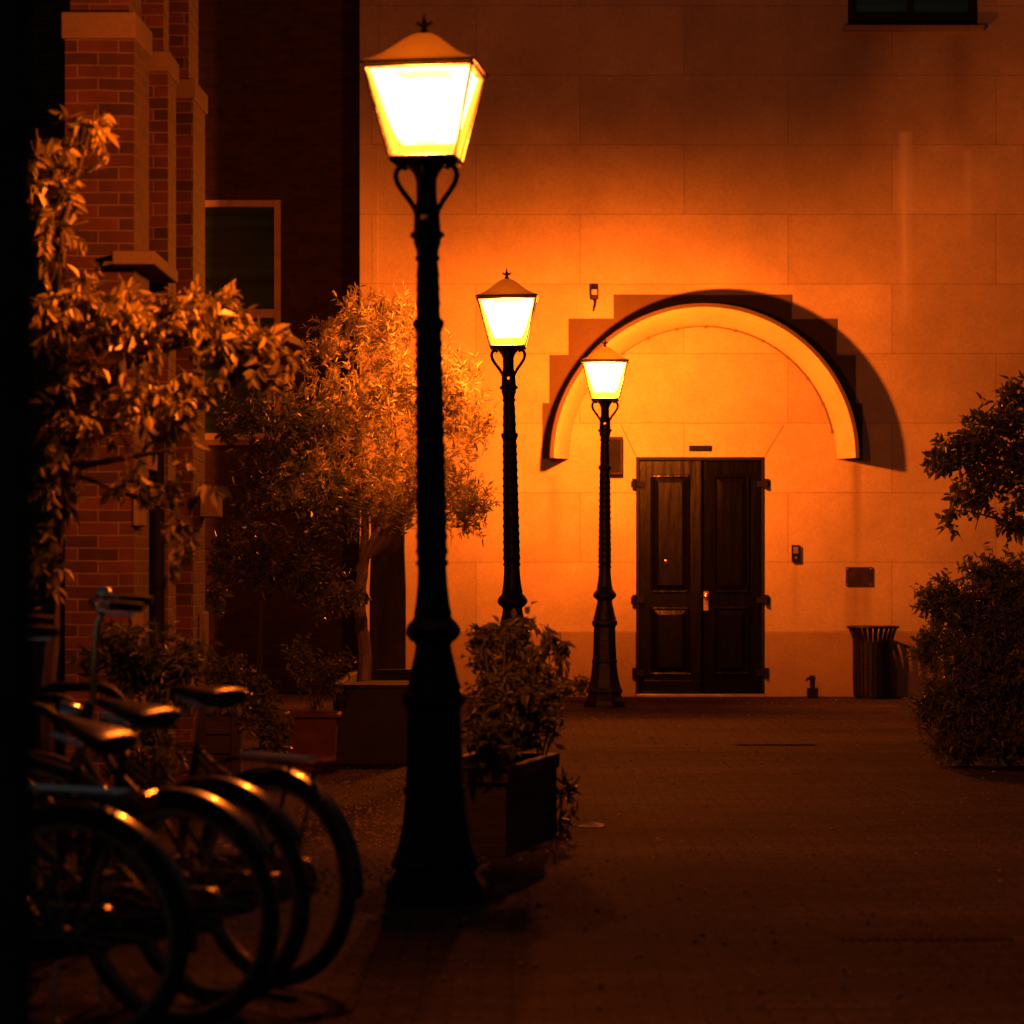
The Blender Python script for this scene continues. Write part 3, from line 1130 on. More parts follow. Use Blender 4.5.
def make_leaves(P_, Dr, Nr, L, W, fold=0.25, curl=0.15):
    """leaf blades: base points, directions, normals, lengths, widths -> verts, faces"""
    n = len(P_)
    Dr = Dr / np.linalg.norm(Dr, axis=1, keepdims=True)
    S = np.cross(Dr, Nr)
    S /= np.linalg.norm(S, axis=1, keepdims=True) + 1e-9
    Nn = np.cross(S, Dr)
    L = L[:, None]
    W = W[:, None]
    b = P_
    t = P_ + Dr * L - Nn * L * curl
    l1 = P_ + Dr * L * 0.33 + S * W * 0.5 + Nn * W * fold
    r1 = P_ + Dr * L * 0.33 - S * W * 0.5 + Nn * W * fold
    l2 = P_ + Dr * L * 0.68 + S * W * 0.38 + Nn * (W * fold * 0.7 - L * curl * 0.4)
    r2 = P_ + Dr * L * 0.68 - S * W * 0.38 + Nn * (W * fold * 0.7 - L * curl * 0.4)
    v = np.stack([b, l1, l2, t, r2, r1], axis=1).reshape(-1, 3)
    i = np.arange(n)[:, None] * 6
    f = np.concatenate([i + np.array([[0, 3, 2, 1]]), i + np.array([[0, 5, 4, 3]])], axis=0)
    return v, f


def foliage(origin, blobs, twig=0.3, nl=10, L=0.06, W=0.02, up=0.3, droop=0.0, spread=0.9, hub=None, branch_mb=None, tw_r=0.003, lv=0.3, root=None, outw=1.0):
    """blobs: (center, radii, number of twigs) in world space; returns leaf verts and faces relative to origin; adds twigs to branch_mb"""
    Ps, Ds, Ns, Ls, Ws = [], [], [], [], []
    o = np.array(origin)
    for (c, r, n) in blobs:
        c = np.array(c)
        r = np.array(r)
        for _ in range(n):
            q = rand_unit() * (rng.random() ** 0.45)
            p = c + q * r
            d = q * outw * rng.random() + np.array([0, 0, up]) + rng.normal(size=3) * 0.45
            d /= np.linalg.norm(d)
            tl = twig * (0.5 + 0.9 * rng.random())
            path = []
            pp = p - d * tl * 0.6
            dd = d.copy()
            steps = 4
            for k in range(steps + 1):
                path.append(pp.copy())
                dd = dd + np.array([0, 0, -droop / steps]) + rng.normal(size=3) * 0.08
                dd /= np.linalg.norm(dd)
                pp = pp + dd * tl / steps
            path = np.array(path)
            if branch_mb is not None:
                branch_mb.tube([Vector(a - o) for a in path], [tw_r * (1 - 0.7 * k / steps) for k in range(steps + 1)], 3, cap=False)
            for k in range(nl):
                tt = (k + 0.6 * rng.random()) / nl
                tt = 0.15 + 0.85 * tt
                fi = tt * steps
                a = min(int(fi), steps - 1)
                pos = path[a] + (path[a + 1] - path[a]) * (fi - a)
                td = path[a + 1] - path[a]
                td /= np.linalg.norm(td)
                side = np.cross(td, rand_unit())
                side /= np.linalg.norm(side) + 1e-9
                ld = td * (1 - spread * 0.6) + side * spread + np.array([0, 0, -droop * 0.6])
                Ps.append(pos)
                Ds.append(ld)
                nn = np.array([0, 0, 0.5]) + rng.normal(size=3) * 0.8
                Ns.append(nn)
                s = 1 + lv * rng.normal()
                s = max(0.45, min(1.6, s))
                Ls.append(L * s)
                Ws.append(W * s)
    P_ = np.array(Ps) - o
    return make_leaves(P_, np.array(Ds), np.array(Ns), np.array(Ls), np.array(Ws))


def build_leaves(name, vf, m, parent):
    v, f = vf
    me = bpy.data.meshes.new(name)
    me.from_pydata(v.tolist(), [], f.tolist())
    me.materials.append(m)
    me.update()
    ob = bpy.data.objects.new(name, me)
    COL.objects.link(ob)
    ob.parent = parent
    return ob


def blob(px, py, rx_, ry, D, n, depth=None):
    """crown clump at a pixel, distance D, with pixel radii"""
    c = at(px, py, D)
    s = D / F
    return (tuple(c), (rx_ * s, (depth if depth else (rx_ + ry) / 2 * s), ry * s), n)


def limb(mb, a, b, r0, r1, o, wob=0.05, n=7, seg=7):
    a, b = Vector(a) - Vector(o), Vector(b) - Vector(o)
    L = (b - a).length
    pts, rs = [], []
    off = Vector((random.uniform(-1, 1), random.uniform(-1, 1), random.uniform(0, 1))) * L * wob
    for k in range(seg + 1):
        t = k / seg
        pts.append(a.lerp(b, t) + off * math.sin(PI * t) + Vector((random.gauss(0, 1), random.gauss(0, 1), 0)) * L * 0.008)
        rs.append(r0 + (r1 - r0) * t)
    mb.tube(pts, rs, n)


def plant(name, label, cat, base, blobs, leafm, barkm, stems=(), crown='crown', **kw):
    root = thing(name, label, cat, base)
    br = MB()
    for s in stems:
        limb(br, *s[:2], s[2], s[3], base, *(s[4:] if len(s) > 4 else ()))
    tw = MB()
    vf = foliage(base, blobs, branch_mb=tw, **kw)
    build_leaves(crown, vf, leafm, root)
    if stems:
        tr = br.build('trunk' if cat == 'tree' else 'stem', barkm, root)
        tw.build('twigs', barkm, tr)
    else:
        tw.build('twigs', barkm, root)
    return root


# big leaved tree at the left, close to the first lamp
D = 13.9
base = Vector((gx(52, D), D, 0))
fork = at(60, 470, D)
stems = [(base, fork, 0.05, 0.035), (fork, at(62, 210, D), 0.03, 0.012), (fork, at(120, 370, D), 0.028, 0.016), (at(120, 370, D), at(270, 330, D + 0.1), 0.014, 0.005, 0.14),
         (fork, at(170, 450, D - 0.1), 0.02, 0.008), (at(60, 330, D), at(140, 290, D + 0.2), 0.015, 0.006), (at(62, 230, D), at(95, 110, D), 0.012, 0.004), (at(52, 125, D), at(85, 112, D), 0.008, 0.003), (fork, at(190, 520, D), 0.012, 0.004)]
plant('broad_leaved_tree', 'large leaved tree in front of the red brick piers with drooping lit leaves', 'tree', base,
      [blob(55, 190, 22, 75, D, 34, 0.25), blob(75, 300, 45, 40, D, 48, 0.3), blob(140, 315, 62, 30, D, 60, 0.3), blob(205, 308, 34, 24, D + 0.1, 44, 0.2), blob(240, 338, 28, 22, D + 0.1, 50, 0.18), blob(268, 358, 16, 16, D + 0.1, 20, 0.12), blob(90, 390, 50, 45, D, 44, 0.3),
       blob(165, 395, 50, 40, D, 36, 0.3), blob(60, 460, 22, 40, D, 16, 0.2), blob(160, 475, 50, 24, D, 14, 0.2), blob(185, 530, 24, 30, D, 7, 0.2), blob(50, 560, 12, 50, D, 8, 0.15), blob(85, 130, 22, 16, D, 8, 0.15)],
      BIG_LEAF, DARKBARK, stems, twig=0.24, nl=11, L=0.064, W=0.029, up=0.1, droop=0.75, spread=0.7, tw_r=0.0035)

# planters on the left
D = 22.3
bpX0, bpX1 = gx(333, D), gx(412, D)
pbx = thing('black_planter_box', 'large black planter box holding the olive tree', 'planter', ((bpX0 + bpX1) / 2, D + 1.6, 0))
hw = (bpX1 - bpX0) / 2
m_ = MB()
hgt = 0.53
th = 0.035
m_.box(-hw, hw, -1.6, -1.6 + th, 0, hgt)
m_.box(-hw, hw, 1.6 - th, 1.6, 0, hgt)
m_.box(-hw, -hw + th, -1.6 + th, 1.6 - th, 0, hgt)
m_.box(hw - th, hw, -1.6 + th, 1.6 - th, 0, hgt)
m_.build('box', BLACKPLANTER, pbx, smooth=False, bevel=0.008)
m_ = MB()
for (a0, a1, b0, b1) in ((-hw - 0.015, hw + 0.015, -1.615, -1.56), (-hw - 0.015, hw + 0.015, 1.56, 1.615), (-hw - 0.015, -hw + 0.04, -1.56, 1.56), (hw - 0.04, hw + 0.015, -1.56, 1.56)):
    m_.box(a0, a1, b0, b1, hgt + 0.001, hgt + 0.03)
m_.build('rim', BLACKPLANTER, pbx, smooth=False, bevel=0.005)
m_ = MB()
m_.box(-hw + th, hw - th, -1.6 + th, 1.6 - th, 0.3, hgt - 0.05)
m_.build('soil', SOIL, pbx, smooth=False)

# olive tree in the black planter
D = 25.3
base = at(364, 690, D)
base.z = 0.47
f1 = at(362, 560, D)
stems = [(base, at(361, 630, D), 0.055, 0.05), (at(361, 632, D), at(365, 555, D), 0.05, 0.042), (at(365, 557, D), at(352, 420, D), 0.036, 0.018), (at(365, 557, D), at(398, 440, D + 0.2), 0.034, 0.018), (at(366, 560, D), at(440, 470, D + 0.2), 0.026, 0.010), (at(398, 440, D), at(400, 320, D + 0.2), 0.016, 0.006),
         (at(352, 420, D), at(345, 320, D), 0.015, 0.005), (at(398, 440, D), at(470, 390, D + 0.3), 0.014, 0.005), (at(352, 430, D), at(300, 350, D), 0.012, 0.004), (at(398, 440, D), at(300, 480, D), 0.012, 0.004)]
plant('olive_tree', 'small leaved olive tree with a pale lit trunk in the black planter box', 'tree', base,
      [blob(355, 325, 26, 34, D, 47), blob(322, 345, 22, 28, D, 27), blob(392, 330, 40, 36, D, 81), blob(440, 390, 45, 45, D + 0.2, 165), blob(470, 505, 18, 26, D + 0.2, 40), blob(472, 425, 22, 30, D + 0.3, 40), blob(380, 400, 55, 45, D, 136), blob(330, 410, 50, 45, D, 81),
       blob(388, 508, 44, 22, D, 70), blob(400, 470, 60, 40, D, 115), blob(450, 490, 34, 40, D + 0.2, 61), blob(340, 480, 50, 40, D, 68), blob(280, 400, 28, 35, D, 24), blob(300, 460, 40, 40, D, 47)],
      OLIVE_LEAF, BARK, stems, twig=0.26, nl=16, L=0.058, W=0.0135, up=0.75, droop=0.05, spread=0.7, tw_r=0.0022)

# dark timber post behind the trunk
D = 26.2
m_ = MB()
pw = 16.5 * D / F
vs = []
zs = [0.0, 0.3, 0.6, 0.9, 1.2, 1.5, 1.8, 2.0]
for i, z in enumerate(zs):
    k = 1.08 if z < 1.3 else 1.0
    vs += [(-pw * k, -pw, z), (pw * k, -pw, z), (pw * k, pw, z), (-pw * k, pw, z)]
fs = [(3, 2, 1, 0)]
for i in range(len(zs) - 1):
    for j in range(4):
        j2 = (j + 1) % 4
        fs.append((i * 4 + j, i * 4 + j2, i * 4 + 4 + j2, i * 4 + 4 + j))
fs.append(tuple(len(vs) - 4 + j for j in range(4)))
m_.add(vs, fs)
o = m_.build('timber_post', BLACKWOOD, smooth=False, bevel=0.02)
o.location = (gx(388, D), D, 0)
tag(o, 'thick dark timber post standing just right of the pale olive trunk', 'post')

# dark laurel left of the olive
D = 24.2
base = Vector((gx(262, D), D, 0))
stems = [(base, at(262, 600, D), 0.026, 0.022, 0.02), (at(262, 602, D), at(250, 470, D), 0.018, 0.008), (at(262, 610, D), at(320, 520, D), 0.014, 0.006), (at(262, 610, D), at(225, 540, D), 0.012, 0.005), (at(250, 500, D), at(290, 400, D), 0.01, 0.004)]
plant('laurel_tree', 'dark leafy laurel on a thin straight stem, left of the olive tree', 'tree', base,
      [blob(255, 420, 42, 42, D, 60), blob(300, 430, 40, 40, D, 50), blob(270, 490, 60, 45, D, 100), blob(330, 510, 38, 40, D, 60), blob(235, 550, 34, 34, D, 44), blob(285, 565, 50, 32, D, 80), blob(335, 590, 32, 30, D, 44), blob(215, 590, 22, 24, D, 16)],
      DARK_LEAF, DARKBARK, stems, twig=0.2, nl=10, L=0.062, W=0.024, up=0.2, droop=0.3, spread=0.8, tw_r=0.0025)

# terracotta pot in front
D = 21.4
tpn = thing('terracotta_planter', 'reddish terracotta trough with a lit rim, left of the black planter box', 'planter', (gx(311, D), D + 0.2, 0))
hw = 25 * D / F
m_ = MB()
ht = EYE - (716 - HZ) * D / F
vs = []
for (k, z) in ((0.86, 0.0), (1.0, ht)):
    vs += [(-hw * k, -0.18 * k, z), (hw * k, -0.18 * k, z), (hw * k, 0.18 * k, z), (-hw * k, 0.18 * k, z)]
for (k, z) in ((0.86, ht), (0.84, ht - 0.06)):
    vs += [(-hw * k, -0.18 * k, z), (hw * k, -0.18 * k, z), (hw * k, 0.18 * k, z), (-hw * k, 0.18 * k, z)]
fs = [(3, 2, 1, 0)]
for i in range(3):
    for j in range(4):
        j2 = (j + 1) % 4
        fs.append((i * 4 + j, i * 4 + j2, i * 4 + 4 + j2, i * 4 + 4 + j))
m_.add(vs, fs)
m_.build('trough', TERRA, tpn, smooth=False, bevel=0.01)
m_ = MB()
e = hw * 1.06
m_.tube([(-e, -0.2, ht), (e, -0.2, ht), (e, 0.2, ht), (-e, 0.2, ht), (-e, -0.2, ht)], 0.016, 8)
m_.build('rim', TERRA, tpn)
m_ = MB()
m_.box(-hw * 0.85, hw * 0.85, -0.15, 0.15, ht - 0.1, ht - 0.05)
m_.build('soil', SOIL, tpn, smooth=False)
base = Vector((gx(311, D), D + 0.2, ht - 0.05))
stems = [(base, at(300, 640, D + 0.2), 0.007, 0.003, 0.08), (base, at(335, 650, D + 0.2), 0.007, 0.003, 0.08), (base, at(320, 660, D + 0.2), 0.007, 0.003, 0.08)]
plant('potted_plant', 'thin stemmed dull green plant growing in the terracotta trough', 'plant', base,
      [blob(315, 680, 25, 22, D + 0.2, 34, 0.15), blob(340, 665, 22, 20, D + 0.25, 22, 0.15), blob(298, 660, 14, 24, D + 0.2, 12, 0.12)], DARK_LEAF, DARKBARK, stems, crown='foliage', twig=0.16, nl=8, L=0.05, W=0.016, up=0.5, droop=0.2, tw_r=0.002)

# wooden crate planter with round shrub, behind the bicycles
D = 19.6
cp = thing('wooden_planter', 'pale wooden planter box behind the bicycle saddle', 'planter', (gx(196, D), D + 0.25, 0))
hw = 40 * D / F
ht = EYE - (716 - HZ) * D / F
m_ = MB()
nb_ = 4
for k in range(nb_):
    z0 = ht * k / nb_ + 0.004
    z1 = ht * (k + 1) / nb_ - 0.004
    m_.box(-hw, hw, -0.25, -0.225, z0, z1)
    m_.box(-hw, hw, 0.225, 0.25, z0, z1)
    m_.box(-hw, -hw + 0.025, -0.224, 0.224, z0, z1)
    m_.box(hw - 0.025, hw, -0.224, 0.224, z0, z1)
m_.build('boards', PLANTERM, cp, smooth=False, bevel=0.004)
for sx in (-1, 1):
    m_ = MB()
    m_.box(sx * hw - 0.03, sx * hw + 0.03, -0.28, -0.251, 0, ht + 0.02)
    m_.build('corner_post', PLANTERM, cp, smooth=False, bevel=0.004)
m_ = MB()
m_.box(-hw + 0.03, hw - 0.03, -0.22, 0.22, ht * 0.5, ht - 0.05)
m_.build('soil', SOIL, cp, smooth=False)
base = Vector((gx(215, D), D + 0.25, ht - 0.05))
stems = [(base, at(225, 690, D + 0.2), 0.012, 0.006), (base, at(255, 700, D + 0.1), 0.01, 0.004)]
plant('rounded_shrub', 'rounded small leaved shrub catching light, spilling over the wooden planter', 'shrub', base,
      [blob(226, 680, 32, 24, D + 0.15, 90, 0.2), blob(255, 705, 26, 26, D + 0.05, 70, 0.18), blob(277, 732, 17, 20, D, 36, 0.12)], BUSH_LEAF, DARKBARK, stems, crown='foliage', twig=0.13, nl=11, L=0.042, W=0.017, up=0.4, droop=0.2, tw_r=0.002)

# dim undergrowth against the brick
D = 15.3
base = Vector((gx(150, D), D, 0))
stems = [(base, at(150, 650, D), 0.012, 0.005), (base, at(115, 640, D), 0.01, 0.004), (base, at(185, 650, D), 0.01, 0.004)]
plant('wall_shrub', 'dim sparse shrub growing against the foot of the red brick pier', 'shrub', base,
      [blob(150, 660, 45, 40, D, 70, 0.25), blob(110, 650, 25, 30, D, 22, 0.2), blob(185, 670, 22, 36, D, 26, 0.2), blob(150, 740, 50, 50, D, 50, 0.3)], DARK_LEAF, DARKBARK, stems, crown='foliage', twig=0.2, nl=9, L=0.07, W=0.02, up=0.3, droop=0.4)

# long planter box in the row of lamps
D = 15.25
X1 = gx(506, D)
X0 = X1 - 0.44
YL = 1.25
lp = thing('long_planter_box', 'low wooden planter box with a dim front board just behind the largest lamp post', 'planter', (X1 - 0.22 * math.cos(R(12)), D + 0.22 * math.sin(R(12)), 0), R(-12))
hw = 0.22
ht = EYE - (768 - HZ) * D / F
m_ = MB()
m_.box(-hw, hw, 0, 0.03, 0, ht - 0.075)
m_.box(-hw, hw, YL - 0.03, YL, 0, ht - 0.075)
m_.box(-hw, -hw + 0.03, 0.03, YL - 0.03, 0, ht - 0.075)
m_.box(hw - 0.03, hw, 0.03, YL - 0.03, 0, ht - 0.075)
m_.build('box', PLANTERM, lp, smooth=False, bevel=0.006)
m_ = MB()
for (a0, a1, b0, b1) in ((-hw - 0.012, hw + 0.012, -0.015, 0.045), (-hw - 0.012, hw + 0.012, YL - 0.045, YL + 0.015), (-hw - 0.012, -hw + 0.04, 0.045, YL - 0.045), (hw - 0.04, hw + 0.012, 0.045, YL - 0.045)):
    m_.box(a0, a1, b0, b1, ht - 0.074, ht)
m_.build('rim', PLANTERM, lp, smooth=False, bevel=0.006)
m_ = MB()
m_.box(-hw + 0.035, hw - 0.035, 0.05, YL - 0.05, 0.1, ht - 0.09)
m_.build('soil', SOIL, lp, smooth=False)
D2 = 16.1
base = Vector((gx(505, D2), D2, ht - 0.1))
stems = [(base, at(505, 640, D2), 0.012, 0.005), (base, at(530, 660, D2), 0.01, 0.004), (base, at(485, 650, D2), 0.01, 0.004)]
plant('planter_shrub', 'bushy dim green shrub overflowing the long planter box', 'shrub', base,
      [blob(514, 700, 42, 34, D2, 230, 0.45), blob(500, 655, 22, 34, D2 + 0.4, 60, 0.3), blob(535, 690, 24, 26, D2, 80, 0.3), blob(482, 640, 12, 22, D2 + 0.3, 16, 0.2), blob(548, 705, 14, 28, D2 - 0.2, 26, 0.25), blob(490, 735, 26, 22, D2 - 0.8, 44, 0.2), blob(520, 625, 14, 18, D2 + 0.4, 16, 0.2)],
      BUSH_LEAF, DARKBARK, stems, crown='foliage', twig=0.15, nl=11, L=0.045, W=0.02, up=0.25, droop=0.35, tw_r=0.0022)
base = Vector((gx(540, 16.3), 16.3, ht - 0.1))
stems = [(base, at(546, 624, 16.3), 0.006, 0.003, 0.06), (base, at(561, 632, 16.3), 0.006, 0.003, 0.08), (base, at(534, 640, 16.3), 0.006, 0.003, 0.06)]
plant('wilting_plant', 'tall wilting plant with hanging leaves silhouetted against the wall, in the planter', 'plant', base,
      [blob(547, 632, 7, 9, 16.3, 10, 0.06), blob(561, 645, 6, 12, 16.3, 10, 0.06), blob(536, 648, 7, 10, 16.3, 8, 0.06)], DARK_LEAF, DARKBARK, stems, crown='foliage', twig=0.08, nl=6, L=0.06, W=0.02, up=0.1, droop=1.4, tw_r=0.002)
D = 16.5
base = Vector((gx(562, D), D, 0))
plant('weed_clump', 'straggly weed growing at the foot of the long planter box', 'weed', base,
      [blob(562, 812, 10, 18, D, 10, 0.2), blob(566, 785, 6, 14, D, 4, 0.15)], DARK_LEAF, DARKBARK, [(base, at(562, 800, D), 0.006, 0.003)], crown='foliage', twig=0.14, nl=7, L=0.06, W=0.018, up=0.2, droop=0.3, tw_r=0.002)
D = 32.6
base = Vector((gx(578, D), D, 0))
plant('weed_clump', 'low weeds at the wall foot left of the lamp post by the door', 'weed', base,
      [blob(580, 686, 12, 9, D, 26, 0.12), blob(566, 690, 10, 7, D, 14, 0.1)], DARK_LEAF, DARKBARK, [(base, at(580, 688, D), 0.005, 0.003)], crown='foliage', twig=0.12, nl=7, L=0.06, W=0.018, up=0.5, droop=0.3, tw_r=0.002)

# right hand hedge bush and overhanging tree
D = 22.2
base = Vector((gx(1010, D), D + 0.1, 0))
stems = [(base, at(990, 640, D), 0.03, 0.012), (base, at(1030, 620, D), 0.03, 0.012), (base, at(960, 680, D), 0.02, 0.008)]
plant('evergreen_bush', 'large dark evergreen bush reaching the ground at the right edge', 'bush', base,
      [blob(990, 650, 50, 66, D, 400), blob(958, 606, 26, 22, D, 90), blob(1015, 590, 36, 38, D, 150), blob(985, 570, 22, 16, D, 50), blob(928, 600, 14, 14, D, 22), blob(926, 650, 14, 22, D, 34), blob(930, 705, 16, 26, D, 50), blob(972, 710, 44, 50, D, 300), blob(1030, 680, 60, 80, D, 260), blob(1075, 640, 50, 80, D, 150), blob(940, 590, 18, 16, D, 20), blob(938, 635, 16, 26, D, 24), blob(950, 745, 30, 16, D, 40), blob(1010, 745, 50, 18, D, 70)],
      HEDGE_LEAF, DARKBARK, stems, crown='foliage', twig=0.2, nl=12, L=0.047, W=0.018, up=0.2, droop=0.35, tw_r=0.0025)
D = 24.0
base = Vector((gx(1075, D), D, 0))
fk = at(1070, 540, D)
stems = [(base, fk, 0.05, 0.04), (fk, at(985, 430, D), 0.022, 0.007), (fk, at(1030, 390, D), 0.022, 0.007), (fk, at(965, 510, D), 0.014, 0.005), (at(1010, 462, D), at(935, 458, D), 0.008, 0.003), (at(990, 490, D), at(975, 530, D), 0.008, 0.003)]
plant('overhanging_tree', 'dark tree whose leafy branches reach in above the evergreen bush', 'tree', base,
      [blob(1000, 420, 36, 26, D, 60, 0.3), blob(960, 450, 36, 18, D, 60, 0.25), blob(940, 462, 12, 8, D, 14, 0.15), blob(1015, 470, 36, 34, D, 80, 0.3), blob(975, 495, 24, 22, D, 36, 0.25), blob(1025, 395, 26, 20, D, 30, 0.25), blob(1060, 440, 50, 60, D, 80, 0.4), blob(955, 520, 12, 12, D, 8, 0.15), blob(1020, 520, 22, 16, D, 20, 0.2)],
      DARK_LEAF, DARKBARK, stems, twig=0.2, nl=9, L=0.066, W=0.028, up=0.15, droop=0.35, tw_r=0.0025)


# ------------------------------------------------------------------ bicycles
def make_wheel(name, root, hub, r=0.335, mudguard=True):
    x, z = hub
    t = MB()
    t.torus((x, 0, z), r, 0.021, 'y', 56, 10)
    w_ = t.build(name, RUBBER, root)
    t = MB()
    t.torus((x, 0, z), r - 0.03, 0.013, 'y', 56, 6)
    t.build('rim', STEEL, w_)
    t = MB()
    t.tube([(x, -0.045, z), (x, 0.045, z)], 0.022, 10)
    t.build('hub', STEEL, w_)
    t = MB()
    for k in range(32):
        a = 2 * PI * k / 32
        s = 0.03 if k % 2 else -0.03
        a2 = a + (0.35 if k % 4 < 2 else -0.35)
        t.tube([(x + 0.02 * math.cos(a2), s, z + 0.02 * math.sin(a2)), (x + (r - 0.035) * math.cos(a), 0, z + (r - 0.035) * math.sin(a))], 0.0013, 3, cap=False)
    t.build('spokes', STEEL, w_)
    return w_


def saddle_mesh(cx, cz, wide=0.105, tilt=0.0):
    t = MB()
    secs = [(-0.125, wide * 0.55, 0.010, 0.03), (-0.115, wide * 0.9, 0.022, 0.045), (-0.07, wide, 0.026, 0.055), (-0.02, wide * 0.78, 0.020, 0.05), (0.03, wide * 0.45, 0.014, 0.04), (0.09, 0.030, 0.012, 0.032), (0.14, 0.022, 0.008, 0.026), (0.155, 0.010, 0.0, 0.012)]
    n = 14
    vs, fs = [], []
    for (x, hw, top, th) in secs:
        for k in range(n):
            a = 2 * PI * k / n
            y = hw * math.cos(a)
            s = math.sin(a)
            z = top * s if s > 0 else th * s
            vs.append((cx + x, y, cz + z + x * math.tan(R(tilt))))
    for i in range(len(secs) - 1):
        for k in range(n):
            k2 = (k + 1) % n
            fs.append((i * n + k, (i + 1) * n + k, (i + 1) * n + k2, i * n + k2))
    fs.append(tuple(range(n)))
    fs.append(tuple((len(secs) - 1) * n + k for k in range(n))[::-1])
    t.add(vs, fs)
    return t


def make_bike(label, loc, heading, lean=4, paint=BIKEBLACK, saddlem=LEATHER, hb=1.16, sad=0.96, diamond=False, rack=True, steer=12, wide=0.105, tilt=3, guard=False, chainguard=True):
    root = thing('bicycle', label, 'bicycle', loc, 0, 'bicycles parked side by side at the left')
    root.rotation_mode = 'ZYX'
    root.rotation_euler = (R(lean), 0, heading)
    hz = 0.356
    fh = (1.12, hz)
    make_wheel('rear_wheel', root, (0, hz))
    BBx, BBz = 0.47, 0.29
    st = Vector((0.355, 0, 0.78))
    bb = Vector((BBx, 0, BBz))
    hb0, hb1 = Vector((0.935, 0, 0.70)), Vector((0.880, 0, 0.90))
    f = MB()
    f.tube([bb, st], 0.016, 10)
    f.tube([hb0, hb1], 0.02, 10)
    f.tube([bb, bb.lerp(hb0, 0.5) + Vector((0.02, 0, -0.02)), hb0 + Vector((-0.005, 0, 0.03))], 0.017, 10)
    if diamond:
        f.tube([st + Vector((0.005, 0, -0.03)), hb1 + Vector((0.003, 0, -0.03))], 0.015, 10)
    else:
        f.tube([bb.lerp(st, 0.5), (0.60, 0, 0.56), (0.78, 0, 0.69), hb1 + Vector((0.008, 0, -0.05))], 0.015, 10)
    for s in (-1, 1):
        f.tube([bb + Vector((0, s * 0.02, 0)), (0.25, s * 0.05, 0.32), (0, s * 0.06, hz)], 0.010, 8)
        f.tube([st + Vector((0, s * 0.012, -0.02)), (0.22, s * 0.04, 0.66), (0, s * 0.06, hz)], 0.009, 8)
    f.build('frame', paint, root)
    # steering: fork, front wheel and bar turn together
    fk = MB()
    for s in (-1, 1):
        fk.tube([(0.945, s * 0.03, 0.70), (0.955, s * 0.055, 0.62), (1.02, s * 0.055, 0.46), fh[0:1] + (s * 0.055,) + fh[1:2]], 0.011, 8)
    fk.tube([(0.943, -0.035, 0.70), (0.943, 0.035, 0.70)], 0.013, 8)
    fork = fk.build('fork', paint, root)
    make_wheel('front_wheel', root, fh)
    for (nm, cx, a0, a1) in (('rear_mudguard', 0, R(25), R(195)), ('front_mudguard', fh[0], R(35), R(160))):
        t = MB()
        n = 36
        vs, fs = [], []
        prof = [(-0.030, -0.016), (-0.022, -0.004), (0, 0), (0.022, -0.004), (0.030, -0.016)]
        a0_, a1_ = (PI - a1, PI - a0) if nm == 'rear_mudguard' else (a0, a1)
        if nm == 'rear_mudguard':
            a0_, a1_ = R(35), R(185 if rack else 150)
        for i in range(n + 1):
            a = a0_ + (a1_ - a0_) * i / n
            for (y, dr) in prof:
                rr = 0.378 + dr
                vs.append((cx + rr * math.cos(a), y, hz + rr * math.sin(a)))
        for i in range(n):
            for j in range(4):
                fs.append((i * 5 + j, i * 5 + j + 1, i * 5 + 6 + j, i * 5 + 5 + j))
        t.add(vs, fs)
        o_ = t.build(nm, paint, root)
        sd = o_.modifiers.new('thick', 'SOLIDIFY')
        sd.thickness = 0.002
        if nm == 'rear_mudguard':
            st_ = MB()
            for s in (-1, 1):
                for a in (R(185), R(130)):
                    st_.tube([(0, s * 0.058, hz), (0.375 * math.cos(a), s * 0.03, hz + 0.375 * math.sin(a))], 0.0025, 5)
            st_.build('stay', STEEL, o_)
            lt = MB()
            a = R(8)
            c = Vector((0.39 * math.cos(a), 0, hz + 0.39 * math.sin(a)))
            lt.lathe([(0.001, 0.0), (0.017, 0.002), (0.017, 0.008), (0.012, 0.012), (0.001, 0.013)], 14)
            lo_ = lt.build('reflector', REDLENS, o_)
            lo_.location = c
            lo_.rotation_euler = (0, R(90), 0)
    if guard:
        for s in (-1, 1):
            t = MB()
            n = 18
            arc = [(0.368 * math.cos(a), hz + 0.368 * math.sin(a)) for a in [R(30 + 108 * k / n) for k in range(n + 1)]] + [(-0.06, hz + 0.03), (0.0, hz - 0.03), (0.10, hz - 0.02), (0.30, hz - 0.03)]
            arc = [(-x if False else x, z) for x, z in arc]
            m = len(arc)
            vs = [(x, s * 0.036 + s * 0.022 * (1 - min(1, (abs(x) + abs(z - hz)) / 0.4)), z) for x, z in arc]
            vs += [(x, y + s * 0.003, z) for x, y, z in vs]
            fs = [tuple(range(m)), tuple(m + k for k in range(m))[::-1]] + [(k, (k + 1) % m, m + (k + 1) % m, m + k) for k in range(m)]
            t.add(vs, fs)
            t.build('skirt_guard', RUBBER, root, smooth=False)
    # seat post and saddle
    sp = MB()
    sp.tube([st, Vector((0.335, 0, sad - 0.05))], 0.013, 10)
    sp.build('seat_post', CHROME, root)
    sd_ = saddle_mesh(0.315, sad, wide, tilt).build('saddle', saddlem, root, angle=60)
    sm = sd_.modifiers.new('sub', 'SUBSURF')
    sm.levels = sm.render_levels = 1
    sr = MB()
    for s in (-1, 1):
        sr.tube([(0.45, s * 0.012, sad - 0.022), (0.34, s * 0.025, sad - 0.055), (0.24, s * 0.05, sad - 0.04)], 0.004, 6)
        # coil springs
        pts = [(0.23 + 0.016 * math.cos(k * 0.9), s * 0.055 + 0.016 * math.sin(k * 0.9), sad - 0.085 + k * 0.0022) for k in range(30)]
        sr.tube(pts, 0.0035, 5)
